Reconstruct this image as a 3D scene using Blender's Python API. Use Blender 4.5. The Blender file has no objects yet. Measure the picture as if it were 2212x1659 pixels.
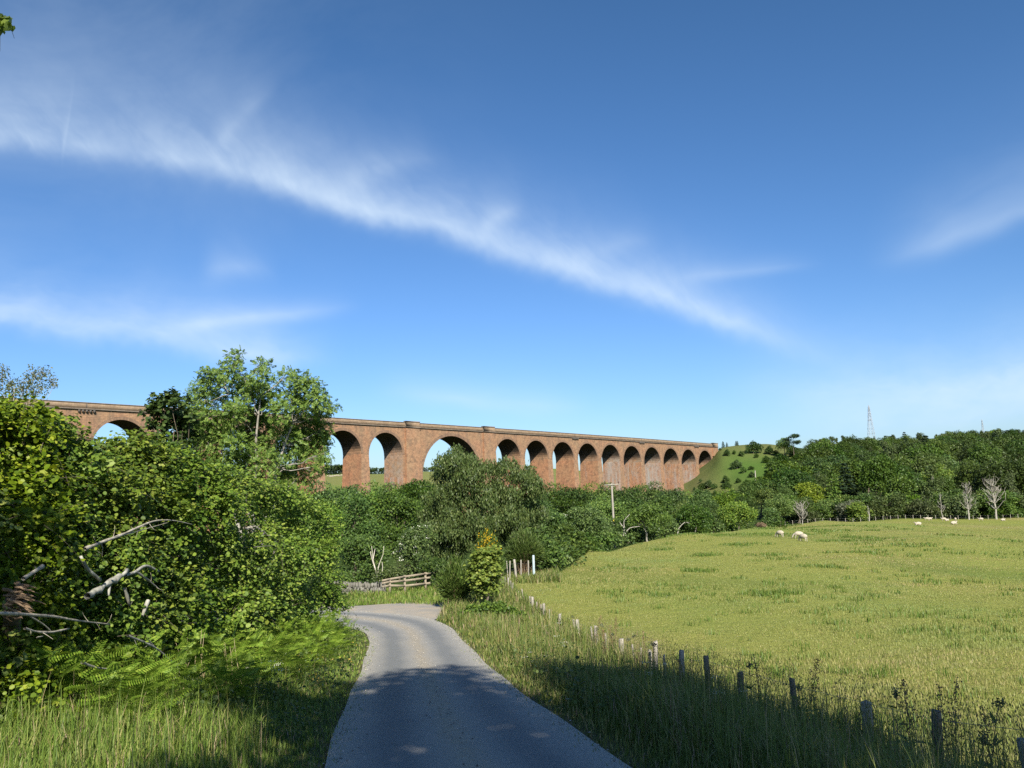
import bpy, math
import numpy as np
from mathutils import Vector, Matrix

SC = bpy.context.scene
COL = SC.collection
RNG = np.random.default_rng(11)
PI = math.pi
K = 1024.0 / 2212.0          # my measuring scale -> 1024 px frame
FPX = 828.0
CAM = np.array([0.0, 0.0, 1.75])
PITCH, ROLL = math.radians(7.4), math.radians(2.0)
_F = np.array([0, math.cos(PITCH), math.sin(PITCH)])
_R0 = np.array([1.0, 0, 0]); _U0 = np.array([0, -math.sin(PITCH), math.cos(PITCH)])
_R = _R0 * math.cos(ROLL) - _U0 * math.sin(ROLL)
_U = _U0 * math.cos(ROLL) + _R0 * math.sin(ROLL)


def at(x, y, Y):
    """world point seen at photo position (x, y; 2212-wide scale) at distance Y along +Y"""
    d = ((x * K - 512) / FPX) * _R + ((384 - y * K) / FPX) * _U + _F
    return CAM + d * (Y / d[1])


# ------------------------------------------------------------------ mesh helpers
class MB:
    def __init__(self):
        self.V = []; self.F = []; self.n = 0; self.UV = []; self.has_uv = False

    def add(self, V, F, uv=None):
        V = np.asarray(V, float).reshape(-1, 3)
        F = np.asarray(F, int)
        self.V.append(V)
        self.F.append(F + self.n)
        self.n += len(V)
        if uv is not None:
            self.has_uv = True
        self.UV.append(np.zeros((F.size, 2)) if uv is None else np.asarray(uv, float).reshape(-1, 2))
        return self

    def mesh(self, name, mat, smooth=False):
        me = bpy.data.meshes.new(name)
        if self.n:
            V = np.concatenate(self.V)
            me.vertices.add(len(V)); me.vertices.foreach_set('co', V.ravel().astype(np.float32))
            tot = np.concatenate([np.full(len(f), f.shape[1]) for f in self.F])
            idx = np.concatenate([f.ravel() for f in self.F])
            st = np.concatenate([[0], np.cumsum(tot)[:-1]])
            me.loops.add(len(idx)); me.loops.foreach_set('vertex_index', idx.astype(np.int32))
            me.polygons.add(len(tot)); me.polygons.foreach_set('loop_start', st.astype(np.int32))
            me.polygons.foreach_set('loop_total', tot.astype(np.int32))
            if smooth:
                me.polygons.foreach_set('use_smooth', np.ones(len(tot), bool))
            if self.has_uv:
                l = me.uv_layers.new(name='UVMap')
                l.data.foreach_set('uv', np.concatenate(self.UV).ravel().astype(np.float32))
            me.update(calc_edges=True)
        if mat is not None:
            me.materials.append(mat)
        return me

    def build(self, name, mat, parent=None, smooth=False):
        o = bpy.data.objects.new(name, self.mesh(name, mat, smooth))
        COL.objects.link(o)
        if parent is not None:
            o.parent = parent
        return o


def empty(name, loc=(0, 0, 0), rz=0.0):
    o = bpy.data.objects.new(name, None)
    o.empty_display_size = .3
    COL.objects.link(o); o.location = loc; o.rotation_euler = (0, 0, rz)
    return o


def tag(o, label=None, cat=None, group=None, kind=None):
    if label: o['label'] = label
    if cat: o['category'] = cat
    if group: o['group'] = group
    if kind: o['kind'] = kind
    return o


def copy_tree(root, loc, rz=0.0, sc=(1, 1, 1), label=None, group=None, name=None):
    def cp(o, parent):
        c = o.copy(); COL.objects.link(c); c.parent = parent
        for ch in list(o.children):
            cp(ch, c)
        return c
    c = cp(root, None)
    if name: c.name = name
    c.location = loc; c.rotation_euler = (0, 0, rz); c.scale = sc
    if label: c['label'] = label
    if group: c['group'] = group
    return c


def unit(v):
    return v / (np.linalg.norm(v, axis=-1, keepdims=True) + 1e-12)


def tube(pts, rad, sides=6, cap=True):
    P = np.asarray(pts, float); n = len(P)
    rad = np.broadcast_to(np.asarray(rad, float), (n,))
    T = np.gradient(P, axis=0); T = unit(T)
    ref = np.array([0, 0, 1.0]) if abs(T[0][2]) < .9 else np.array([1.0, 0, 0])
    A = np.cross(T, ref); bad = np.linalg.norm(A, axis=1) < .15
    A[bad] = np.cross(T[bad], [0.3, 1, 0.2]); A = unit(A); B = np.cross(T, A)
    a = np.linspace(0, 2 * PI, sides, endpoint=False)
    V = P[:, None] + rad[:, None, None] * (np.cos(a)[None, :, None] * A[:, None] + np.sin(a)[None, :, None] * B[:, None])
    V = V.reshape(-1, 3)
    i = np.arange(n - 1)[:, None] * sides; j = np.arange(sides)[None]; k = (j + 1) % sides
    F = np.stack([i + j, i + k, i + k + sides, i + j + sides], -1).reshape(-1, 4)
    if cap:
        V = np.vstack([V, P[-1:]])
        e = (n - 1) * sides
        Fc = np.array([[e + q, e + (q + 1) % sides, n * sides] for q in range(sides)])
        return V, F, Fc
    return V, F, None


def add_tube(mb, pts, rad, sides=6):
    V, F, Fc = tube(pts, rad, sides)
    n0 = mb.n
    mb.add(V, F)
    if Fc is not None:
        mb.F.append(Fc + n0); mb.UV.append(np.zeros((Fc.size, 2)))


BOXF = np.array([[0, 3, 2, 1], [4, 5, 6, 7], [0, 1, 5, 4], [1, 2, 6, 5], [2, 3, 7, 6], [3, 0, 4, 7]])


def box(mb, c, s, rz=0.0, taper=1.0, lean=(0, 0), jit=0, rng=RNG):
    x, y, z = np.array(s) / 2
    V = np.array([[-x, -y, -z], [x, -y, -z], [x, y, -z], [-x, y, -z],
                  [-x * taper, -y * taper, z], [x * taper, -y * taper, z], [x * taper, y * taper, z], [-x * taper, y * taper, z]])
    V[4:, 0] += lean[0]; V[4:, 1] += lean[1]
    if jit: V = V + rng.normal(0, jit, V.shape)
    cz, sz = math.cos(rz), math.sin(rz)
    V = V @ np.array([[cz, sz, 0], [-sz, cz, 0], [0, 0, 1]]) + np.array(c)
    mb.add(V, BOXF)


def beam(mb, p, q, w, h):
    """a squared bar from p to q"""
    p = np.array(p, float); q = np.array(q, float); t = unit(q - p)
    a = np.cross(t, [0, 0, 1.0])
    if np.linalg.norm(a) < .05: a = np.array([1.0, 0, 0])
    a = unit(a) * w / 2; b = unit(np.cross(a, t)) * h / 2
    V = [p - a - b, p + a - b, p + a + b, p - a + b, q - a - b, q + a - b, q + a + b, q - a + b]
    mb.add(V, BOXF)


T_KITE = (np.array([[0, 0, 0], [.45, .30, .05], [1, 0, -.05], [.45, -.30, .05]]), np.array([[0, 1, 2, 3]]))
T_LONG = (np.array([[0, 0, 0], [.4, .15, .03], [1, 0, -.08], [.4, -.15, .03]]), np.array([[0, 1, 2, 3]]))
T_HAZEL = (np.array([[0, 0, 0], [.2, .40, .07], [.68, .40, .05], [1, 0, -.10], [.68, -.40, .05], [.2, -.40, .07], [.45, 0, -.02]]),
           np.array([[0, 6, 2, 1], [6, 3, 2, 2], [0, 5, 4, 6], [6, 4, 3, 3]]))
T_HAZEL = (np.array([[0, 0, 0], [.2, .40, .07], [.68, .40, .05], [1, 0, -.10], [.68, -.40, .05], [.2, -.40, .07]]),
           np.array([[0, 3, 2, 1], [0, 5, 4, 3]]))
# pinnate leaf (ash, rowan): nine leaflets
def _pinnate(nl=4, L=.36, W=.11):
    V = []; F = []
    def leaf(b, d):
        n = len(V); d = np.array(d, float) / np.hypot(*d); p = np.array([-d[1], d[0]])
        for q in (b, np.array(b) + d * L * .5 + p * W, np.array(b) + d * L, np.array(b) + d * L * .5 - p * W):
            V.append([q[0], q[1], -.22 * q[0] ** 2 - .25 * abs(q[1])])
        F.append([n, n + 1, n + 2, n + 3])
    for i in range(nl):
        x = .18 + .62 * i / (nl - 1)
        leaf((x, 0), (.55, 1)); leaf((x, 0), (.55, -1))
    leaf((.8, 0), (1, .001))
    return np.array(V), np.array(F)
T_ASH = _pinnate()


def leaves(mb, P, A, N, L, tmpl):
    """place a leaf template at each P: axis A, normal N, length L"""
    A = unit(A); N = N - (N * A).sum(-1, keepdims=True) * A; N = unit(N); B = np.cross(N, A)
    T, F = tmpl; L = np.broadcast_to(np.asarray(L, float), (len(P),))[:, None, None]
    V = P[:, None] + L * (T[None, :, 0, None] * A[:, None] + T[None, :, 1, None] * B[:, None] + T[None, :, 2, None] * N[:, None])
    m = len(T)
    FF = (F[None] + (np.arange(len(P)) * m)[:, None, None]).reshape(-1, F.shape[1])
    mb.add(V.reshape(-1, 3), FF)


def rdir(rng, n):
    return unit(rng.normal(size=(n, 3)))


def lobe_points(rng, lobes, n, fill=.45, under=.35):
    C = np.array([l[0] for l in lobes], float)
    Rr = np.array([np.broadcast_to(l[1], (3,)) for l in lobes], float)
    w = Rr.max(1) ** 2; w = w / w.sum()
    k = rng.choice(len(lobes), n, p=w)
    d = rdir(rng, n)
    flip = (d[:, 2] < -.2) & (rng.random(n) > under)
    d[flip, 2] *= -1
    u = 1 - fill * rng.random(n) ** 1.6
    # bumpy radius
    u *= 1 + .16 * np.sin(d[:, 0] * 5 + k) * np.sin(d[:, 1] * 5 + 2 * k) + rng.normal(0, .05, n)
    P = C[k] + d * Rr[k] * u[:, None]
    D = unit(d / Rr[k])
    return P, D, k


def foliage(rng, lobes, n, size, tmpl=T_KITE, fill=.45, up=.35, rand=.75, droop=.0, under=.35, mb=None):
    mb = mb or MB()
    P, D, k = lobe_points(rng, lobes, n, fill, under)
    N = D * .75 + np.array([.05, -.30, up + .15]) + rdir(rng, n) * rand      # leaves turn to the light
    A = rdir(rng, n) + D * .5 + np.array([0, 0, -droop])
    leaves(mb, P, A, N, size * (.65 + .7 * rng.random(n)), tmpl)
    return mb


def sprays(rng, mb, twig, lobes, n, size, tmpl, per=8, length=.45, droop=.25, fill=.3, under=.5, twig_every=5):
    """leafy shoots that arch out of the lobes"""
    P, D, k = lobe_points(rng, lobes, n, fill, under)
    side = np.cross(D, rdir(rng, n)); side = unit(side)
    go = unit(D * .9 + side * .8 + np.array([0, 0, .25]))
    Ls = length * (.6 + .8 * rng.random(n))
    for j in range(per):
        f = (j + .6) / per
        Q = P + go * (Ls * (f - .5))[:, None] - np.array([0, 0, 1.0]) * (droop * Ls * f * f)[:, None] + rng.normal(0, .012, (n, 3))
        s = 1 if j % 2 else -1
        B = np.cross(go, [0, 0, 1.0]); B = unit(B)
        A = go * .6 + B * s * .8 + rdir(rng, n) * .35 - np.array([0, 0, .15])
        N = np.array([.05, -.35, .65]) + D * .75 + rdir(rng, n) * .5
        leaves(mb, Q, A, N, size * (.6 + .6 * rng.random(n)), tmpl)
    if twig is not None:
        for i in range(0, n, twig_every):
            t = np.linspace(-.6, .5, 4)
            Q = P[i] + go[i] * (Ls[i] * t)[:, None] - np.array([0, 0, 1.0]) * (droop * Ls[i] * (t + .5) ** 2)[:, None]
            add_tube(twig, Q, np.linspace(.006, .002, 4), 3)
    return mb


def bez(p, q, bend, n=7, rng=RNG, wig=0.0):
    p = np.array(p, float); q = np.array(q, float); t = np.linspace(0, 1, n)[:, None]
    m = (p + q) / 2 + np.array(bend, float)
    B = (1 - t) ** 2 * p + 2 * t * (1 - t) * m + t ** 2 * q
    if wig:
        w = rng.normal(0, wig, B.shape); w[0] = 0; B = B + w
    return B


def env_lobes(rng, c, R, n, r0, r1, lo=-.6):
    out = []
    c = np.array(c, float); R = np.array(R, float)
    for _ in range(n):
        while True:
            d = rdir(rng, 1)[0]
            if d[2] > lo: break
        rr = rng.uniform(r0, r1)
        u = rng.uniform(.35, .86)
        out.append((c + d * R * u, rr * np.array([1, 1, rng.uniform(.65, .95)])))
    return out


def branchwork(rng, base, lobes, r0, split=.35, n=14, sides=6, wig=.1, mb=None, lead=True):
    mb = mb or MB()
    C = np.array([l[0] for l in lobes]); top = C[:, 2].max(); base = np.array(base, float)
    cen = C.mean(0)
    tip = np.array([cen[0], cen[1], base[2] + (top - base[2]) * .92])
    nT = 9
    tr = bez(base, tip, rng.normal(0, .04, 3) * (top - base[2]) * np.array([1, 1, 0]), nT, rng, wig)
    add_tube(mb, tr, r0 * np.linspace(1.15, .12, nT) ** 1.1, 8)
    order = rng.permutation(len(lobes))[:n]
    for i in order:
        c = C[i]
        f = np.clip(split + (1 - split) * .75 * (c[2] - base[2]) / max(.1, top - base[2]) - .15, .12, .85)
        x = f * (nT - 1); a = int(x); s = tr[a] + (tr[min(a + 1, nT - 1)] - tr[a]) * (x - a)
        d = np.linalg.norm(c - s)
        b = bez(s, c, [0, 0, -.08 * d], 6, rng, wig * .6)
        add_tube(mb, b, r0 * .42 * (1 - f * .6) * np.linspace(1, .25, 6), max(4, sides - 1))
    return mb


# ------------------------------------------------------------------ node helpers
class N_:
    """tiny arithmetic wrapper for shader sockets"""
    def __init__(self, t, s): self.t, self.s = t, s

    def _m(self, op, *o, clamp=False):
        n = self.t.nodes.new('ShaderNodeMath'); n.operation = op; n.use_clamp = clamp
        for i, v in enumerate((self,) + o):
            if isinstance(v, N_): self.t.links.new(v.s, n.inputs[i])
            else: n.inputs[i].default_value = float(v)
        return N_(self.t, n.outputs[0])
    def __add__(s, o): return s._m('ADD', o)
    def __sub__(s, o): return s._m('SUBTRACT', o)
    def __mul__(s, o): return s._m('MULTIPLY', o)
    def __truediv__(s, o): return s._m('DIVIDE', o)
    __radd__ = __add__; __rmul__ = __mul__
    def pow(s, o): return s._m('POWER', o)
    def exp(s): return s._m('EXPONENT')
    def abs(s): return s._m('ABSOLUTE')
    def max(s, o): return s._m('MAXIMUM', o)
    def min(s, o): return s._m('MINIMUM', o)
    def clamp(s): return s._m('ADD', 0.0, clamp=True)
    def gt(s, o): return s._m('GREATER_THAN', o)
    def step(s, a, b):
        n = s.t.nodes.new('ShaderNodeMapRange'); n.interpolation_type = 'SMOOTHSTEP'
        s.t.links.new(s.s, n.inputs['Value'])
        n.inputs['From Min'].default_value = a; n.inputs['From Max'].default_value = b
        return N_(s.t, n.outputs['Result'])


class Mat:
    def __init__(self, name, rough=.85, spec=.2):
        self.m = bpy.data.materials.new(name); self.m.use_nodes = True
        self.t = self.m.node_tree
        self.b = self.t.nodes['Principled BSDF']; self.out = self.t.nodes['Material Output']
        self.b.inputs['Roughness'].default_value = rough
        self.b.inputs['Specular IOR Level'].default_value = spec

    def node(self, k, **kw):
        n = self.t.nodes.new(k)
        for a, v in kw.items(): setattr(n, a, v)
        return n

    def link(self, a, b): self.t.links.new(a.s if isinstance(a, N_) else a, b)

    def coord(self, which='Object', scale=(1, 1, 1), src=None):
        tc = self.node('ShaderNodeTexCoord'); mp = self.node('ShaderNodeMapping')
        mp.inputs['Scale'].default_value = scale
        self.link(src if src is not None else tc.outputs[which], mp.inputs['Vector'])
        return mp.outputs['Vector']

    def noise(self, vec, scale=1, detail=4, rough=.55, dist=0):
        n = self.node('ShaderNodeTexNoise')
        n.inputs['Scale'].default_value = scale; n.inputs['Detail'].default_value = detail
        n.inputs['Roughness'].default_value = rough; n.inputs['Distortion'].default_value = dist
        if vec is not None: self.link(vec, n.inputs['Vector'])
        return N_(self.t, n.outputs['Fac'])

    def ramp(self, fac, stops):
        r = self.node('ShaderNodeValToRGB')
        e = r.color_ramp.elements
        while len(e) < len(stops): e.new(.5)
        for el, (p, c) in zip(e, stops):
            el.position = p; el.color = (*c, 1) if len(c) == 3 else c
        self.link(fac, r.inputs['Fac'])
        return r.outputs['Color']

    def mix(self, fac, a, b, blend='MIX'):
        n = self.node('ShaderNodeMix', data_type='RGBA', blend_type=blend)
        if isinstance(fac, (int, float)): n.inputs[0].default_value = fac
        else: self.link(fac, n.inputs[0])
        for v, i in ((a, 6), (b, 7)):
            if isinstance(v, tuple): n.inputs[i].default_value = (*v, 1)
            else: self.link(v, n.inputs[i])
        return n.outputs[2]

    def color(self, c):
        if isinstance(c, tuple): self.b.inputs['Base Color'].default_value = (*c, 1)
        else: self.link(c, self.b.inputs['Base Color'])
        return self

    def bump(self, h, strength=.5, dist=.02):
        n = self.node('ShaderNodeBump'); n.inputs['Strength'].default_value = strength; n.inputs['Distance'].default_value = dist
        self.link(h, n.inputs['Height']); self.link(n.outputs['Normal'], self.b.inputs['Normal'])
        return self


def leaf_mat(name, stops, trans=.35, var=.18, rough=.5, spec=.25, tint=(1.25, 1.2, .6), patches=None):
    M = Mat(name, rough, spec)
    g = M.node('ShaderNodeNewGeometry')
    c = M.ramp(g.outputs['Random Per Island'], stops)
    oi = M.node('ShaderNodeObjectInfo')
    hs = M.node('ShaderNodeHueSaturation')
    r = N_(M.t, oi.outputs['Random'])
    M.link(r * (2 * var) + (1 - var), hs.inputs['Value'])
    M.link(r._m('MULTIPLY', 7.31)._m('FRACT') * .022 + .490, hs.inputs['Hue'])
    M.link(r._m('MULTIPLY', 13.7)._m('FRACT') * .2 + .88, hs.inputs['Saturation'])
    if patches:                       # patches of differently coloured growth over the ground
        for sc_, lo, hi, amt, pc in patches:
            c = M.mix(M.noise(M.coord('Object', (1, 1, 0)), sc_, 5, .62).step(lo, hi) * amt, c, M.mix(1.0, c, pc, 'MULTIPLY'))
    M.link(c, hs.inputs['Color'])
    M.color(hs.outputs['Color'])
    tr = M.node('ShaderNodeBsdfTranslucent')
    M.link(M.mix(1.0, hs.outputs['Color'], tint, 'MULTIPLY'), tr.inputs['Color'])
    mx = M.node('ShaderNodeMixShader'); mx.inputs[0].default_value = trans
    M.link(M.b.outputs[0], mx.inputs[1]); M.link(tr.outputs[0], mx.inputs[2])
    M.link(mx.outputs[0], M.out.inputs['Surface'])
    return M.m


def bark_mat(name, a, b, scale=6):
    M = Mat(name, .9, .1)
    v = M.coord('Object', (1, 1, .25))
    n = M.noise(v, scale, 5)
    M.color(M.ramp(n, [(.3, a), (.7, b)])); M.bump(n, .6, .03)
    return M.m


def plain_mat(name, a, b, scale=8, rough=.8, stretch=(1, 1, 1), spec=.2, metal=0):
    M = Mat(name, rough, spec)
    n = M.noise(M.coord('Object', stretch), scale, 4)
    M.color(M.ramp(n, [(.3, a), (.7, b)])); M.bump(n, .3, .01)
    M.b.inputs['Metallic'].default_value = metal
    return M.m

# ------------------------------------------------------------------ camera
cam = bpy.data.cameras.new('camera'); cam.sensor_fit = 'HORIZONTAL'; cam.sensor_width = 36.0
cam.lens = 36.0 * FPX / 1024; cam.clip_start = .1; cam.clip_end = 20000
co = bpy.data.objects.new('camera', cam); COL.objects.link(co)
co.matrix_world = Matrix([[_R[0], _U[0], -_F[0], CAM[0]], [_R[1], _U[1], -_F[1], CAM[1]], [_R[2], _U[2], -_F[2], CAM[2]], [0, 0, 0, 1]])
SC.camera = co

# ------------------------------------------------------------------ light
SUN_AZ, SUN_EL = math.radians(10), math.radians(35)      # azimuth to the right of straight behind
S = np.array([math.sin(SUN_AZ) * math.cos(SUN_EL), -math.cos(SUN_AZ) * math.cos(SUN_EL), math.sin(SUN_EL)])
sun = bpy.data.lights.new('sun', 'SUN'); sun.energy = 4.6; sun.angle = math.radians(.53); sun.color = (1, .93, .80)
so = bpy.data.objects.new('sun', sun); COL.objects.link(so)
so.rotation_euler = Vector(S).to_track_quat('Z', 'Y').to_euler(); so.location = (0, -20, 60)

W = bpy.data.worlds.new('World'); SC.world = W; W.use_nodes = True
wt = W.node_tree; wb = wt.nodes['Background']


class WM(Mat):
    def __init__(self, t): self.t = t
wm = WM(wt)
sky = wm.node('ShaderNodeTexSky', sky_type='NISHITA'); sky.sun_disc = False
sky.sun_elevation = SUN_EL; sky.sun_rotation = PI - SUN_AZ
sky.air_density = 1.0; sky.dust_density = .7; sky.ozone_density = 2.6; sky.altitude = 120
tc = wm.node('ShaderNodeTexCoord'); sp = wm.node('ShaderNodeSeparateXYZ'); wm.link(tc.outputs['Generated'], sp.inputs[0])
dx, dy, dz = (N_(wt, sp.outputs[i]) for i in range(3))
# cirrus: a high veil described in the directions of the northern sky
yy = dy.max(.05)
U_ = dx / yy; V_ = dz / yy
front = dy.step(.05, .3)


def vec(a, b, c=0.0):
    n = wm.node('ShaderNodeCombineXYZ')
    for v, i in ((a, 0), (b, 1), (c, 2)):
        if isinstance(v, N_): wm.link(v, n.inputs[i])
        else: n.inputs[i].default_value = v
    return n.outputs[0]


def sky_uv(x, y):
    p = at(x, y, 1.0) - CAM
    return p[0], p[2]


def band(pts, up, dn, ang_rows, amp, fib=(2.6, 9), fib_rot=-.5, seed=0.0, wk=.10):
    """cirrus band along a curve: sharp lower edge, feathered upper edge"""
    uv = np.array([sky_uv(*p) for p in pts])
    c3, c2, c1, c0 = np.polyfit(uv[:, 0], uv[:, 1], 3)
    cen = U_ * U_ * U_ * c3 + U_ * U_ * c2 + U_ * c1 + c0
    d = V_ - cen
    wob = (wm.noise(vec(U_ + seed, V_, seed), 3.2, 5 if amp > 1 else 3, .62) - .5) * wk
    d = d + wob
    f0, f1 = uv[0, 0], uv[-1, 0]
    tt = ((U_ - f0) / (f1 - f0)).max(0).min(1)
    wu = tt * (up[1] - up[0]) + up[0]; wd = tt * (dn[1] - dn[0]) + dn[0]
    upm = (d.max(0) / wu).pow(1.15) * -1.0
    dnm = (d.min(0) / wd)
    prof = upm.exp() * (dnm * dnm * -1.0).exp()
    ends = (tt.step(-.001, ang_rows[0]) if ang_rows[0] > 0 else N_(wt, tt.s) * 0 + 1.0) * ((tt * -1.0 + 1.0).step(0.0, ang_rows[1]) if ang_rows[1] > 0 else 1.0)
    cr, sr = math.cos(fib_rot), math.sin(fib_rot)
    fu = U_ * cr - V_ * sr; fv = U_ * sr + V_ * cr
    n1 = wm.noise(vec(fu * fib[0] + seed, fv * fib[1] + wob * 12.0, seed), 1, 5 if amp > 1 else 3, .62, .4)
    n2 = wm.noise(vec(U_ * 2.4 + seed * 2, V_ * 5.0, 1.3), 1, 5 if amp > 1 else 3, .6, .5)
    n3 = wm.noise(vec(fu * fib[0] * 3 + seed, fv * fib[1] * 2.6 + wob * 20.0, seed), 1, 3 if amp > 1 else 2, .7, .6)
    tex = (n1 * .52 + n2 * .66 + n3 * .24 - .40).max(0.0)
    return prof * ends * tex * amp


c = band([(-60, 275), (300, 325), (700, 430), (1000, 505), (1200, 560), (1420, 625), (1600, 705), (1840, 790), (1960, 830)], (.062, .032), (.020, .017), (0, .28), 1.45, fib_rot=.9, wk=.08)
c = c + band([(-60, 668), (200, 700), (420, 745), (640, 760), (760, 755)], (.04, .025), (.018, .014), (0, .3), 1.5, fib_rot=.25, seed=3.1)
c = c + band([(300, 715), (520, 690), (700, 668), (800, 655)], (.014, .010), (.012, .010), (.35, .35), .75, fib_rot=-.1, seed=5.1, wk=.03)
c = c + band([(1850, 575), (2000, 530), (2150, 470), (2330, 420)], (.035, .06), (.016, .02), (.45, 0), .75, fib_rot=-.45, seed=7.7, wk=.05)
c = c + band([(1400, 625), (1560, 592), (1700, 572), (1800, 560)], (.014, .010), (.010, .008), (.4, .45), .6, fib_rot=-.2, seed=9.4, wk=.03)
c = c + band([(1500, 850), (1900, 835), (2200, 815), (2400, 800)], (.03, .045), (.04, .06), (.5, 0), 1.5, fib_rot=-.05, seed=12.4)
c = c + band([(780, 845), (900, 850), (1100, 868), (1300, 880)], (.016, .016), (.014, .014), (.3, .3), .9, wk=.04, fib_rot=.05, seed=14.0)
for pl_, am in (([(440, 345), (490, 285), (550, 225), (610, 185)], .55), ([(700, 415), (790, 375), (890, 352), (980, 345)], .55), ([(1020, 510), (1070, 465), (1120, 440), (1150, 435)], .6),
                ([(1210, 570), (1290, 540), (1370, 520), (1440, 515)], .6), ([(130, 330), (150, 250), (160, 190), (165, 165)], .25), ([(420, 590), (490, 575), (560, 578), (620, 590)], .5)):
    c = c + band(pl_, (.03, .018), (.022, .014), (.3, .5), am, fib_rot=.7, seed=am * 9 + pl_[0][0] * .01, wk=.04)
# thin high veil, upper left
veil = wm.noise(vec(U_ * 1.5 + V_ * .6, V_ * 1.9 - U_ * .5, 4.0), 1, 6, .6, .8)
vmask = (U_ * -1.0).step(-.15, .75) * V_.step(.1, .5)
c = c + (veil - .44).max(0.0) * vmask * .6
cov = (c * front).min(.82).max(0.0)
skyc = wm.mix(1.0, sky.outputs['Color'], (.785 / 5.5, .95 / 5.5, 1.0 / 5.5), 'MULTIPLY')
ss = wm.node('ShaderNodeSeparateColor'); wm.link(skyc, ss.inputs[0])
cc_ = wm.node('ShaderNodeCombineColor')
for i_, (ga, am) in enumerate(((1.22, 5.08), (1.107, 5.0), (1.196, 6.07))):      # clear northern air: deep blue overhead, pale low down
    wm.link(N_(wt, ss.outputs[i_]).pow(ga) * am, cc_.inputs[i_])
skyc = cc_.outputs[0]
mixn = wm.mix(cov, skyc, (6.2, 7.4, 8.6))
wm.link(mixn, wb.inputs['Color'])
wb.inputs['Strength'].default_value = .062

SC.view_settings.view_transform = 'Standard'; SC.view_settings.look = 'None'
SC.view_settings.exposure = 1.05; SC.view_settings.gamma = 1.0
SC.view_settings.use_curve_mapping = False
SC.cycles.max_bounces = 6; SC.cycles.diffuse_bounces = 3; SC.cycles.transmission_bounces = 4
SC.cycles.use_denoising = False
SC.render.film_transparent = False

# ------------------------------------------------------------------ road line and terrain
def catmull(P, step=.5):
    P = np.array(P, float); out = []
    Q = np.vstack([2 * P[0] - P[1], P, 2 * P[-1] - P[-2]])
    for i in range(1, len(Q) - 2):
        p0, p1, p2, p3 = Q[i - 1:i + 3]
        n = max(2, int(np.linalg.norm(p2 - p1) / step))
        t = np.linspace(0, 1, n, endpoint=False)[:, None]
        out.append(.5 * ((2 * p1) + (-p0 + p2) * t + (2 * p0 - 5 * p1 + 4 * p2 - p3) * t ** 2 + (-p0 + 3 * p1 - 3 * p2 + p3) * t ** 3))
    return np.vstack(out + [P[-1:]])


ROAD = catmull([(9.8, -60, 6.2), (5.3, -30, 3.2), (.81, 0, 0.0), (-.45, 8.4, -1.03), (-1.5, 15, -1.85), (-2.5, 22, -2.66), (-3.95, 31.4, -3.42),
                (-4.75, 35, -3.66), (-6.2, 38.3, -3.84), (-8.7, 41.2, -3.98), (-12.3, 43.4, -4.1), (-18, 44.8, -4.22), (-26, 45.5, -4.4),
                (-45, 45.6, -4.8), (-95, 43, -5.4)], .6)
ROADW = 1.6
FENCE = lambda Y: 5.66 - .118 * Y


def C(x, y, Y, dz=0.0):
    p = at(x, y, Y); return (p[0], p[1], p[2] + dz)


VX0, VD, VP0 = np.array([4.33, 347.45]), np.array([.66040, .75091]), 0.0
VN = np.array([-VD[1], VD[0]])     # away from the camera


def vpt(s, w): return VX0 + VD * s + VN * w


ctrl = []
for i in range(0, len(ROAD), 7):
    p = ROAD[i]; t = unit(ROAD[min(i + 1, len(ROAD) - 1)][:2] - ROAD[max(i - 1, 0)][:2]); nrm = np.array([-t[1], t[0]])
    for sd in (-2.2, 2.2):
        q = p[:2] + nrm * sd; ctrl.append((q[0], q[1], p[2] + .03))
# left bank under the hedge
ctrl += [(-7.2, y, z) for y, z in ((-20, 2.3), (0, .55), (6, -.35), (11, -.85), (17, -1.5), (24, -2.3), (30, -2.8), (35, -3.3))]
ctrl += [(-14, y, z) for y, z in ((-20, 2.5), (0, .8), (10, -.5), (20, -1.6), (30, -2.7), (38, -3.7))]
ctrl += [(-40, 0, 1.5), (-40, 20, -1.5), (-40, 35, -4.2), (-90, 10, 1.0)]
# field along the roadside fence
ctrl += [(FENCE(y), y, z) for y, z in ((-30, 2.0), (-10, .2), (4, -1.2), (9, -1.75), (13, -2.25), (17, -2.7), (22.7, -3.2), (30, -3.75), (37, -4.1), (48, -4.3), (58, -4.35))]
ctrl += [(18, y, z) for y, z in ((-20, .2), (0, -1.4), (10, -2.6), (20, -3.3), (35, -4.1), (60, -4.45))]
ctrl += [(45, 20, -3.6), (45, 50, -4.4), (45, 90, -4.6), (90, 40, -4.4), (90, 100, -4.9), (140, 150, -5.9), (10, 75, -4.5), (20, 90, -4.6), (12, 90, -4.75)]
ctrl += [C(560, 1206, 66), C(1270, 1188, 78), C(1480, 1152, 104), C(1640, 1136, 128), C(1780, 1124, 175), C(1950, 1121, 186), C(2212, 1117, 192), C(2500, 1110, 195)]
ctrl += [C(1700, 1150, 110), C(2212, 1150, 130), C(2212, 1250, 60)]
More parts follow.
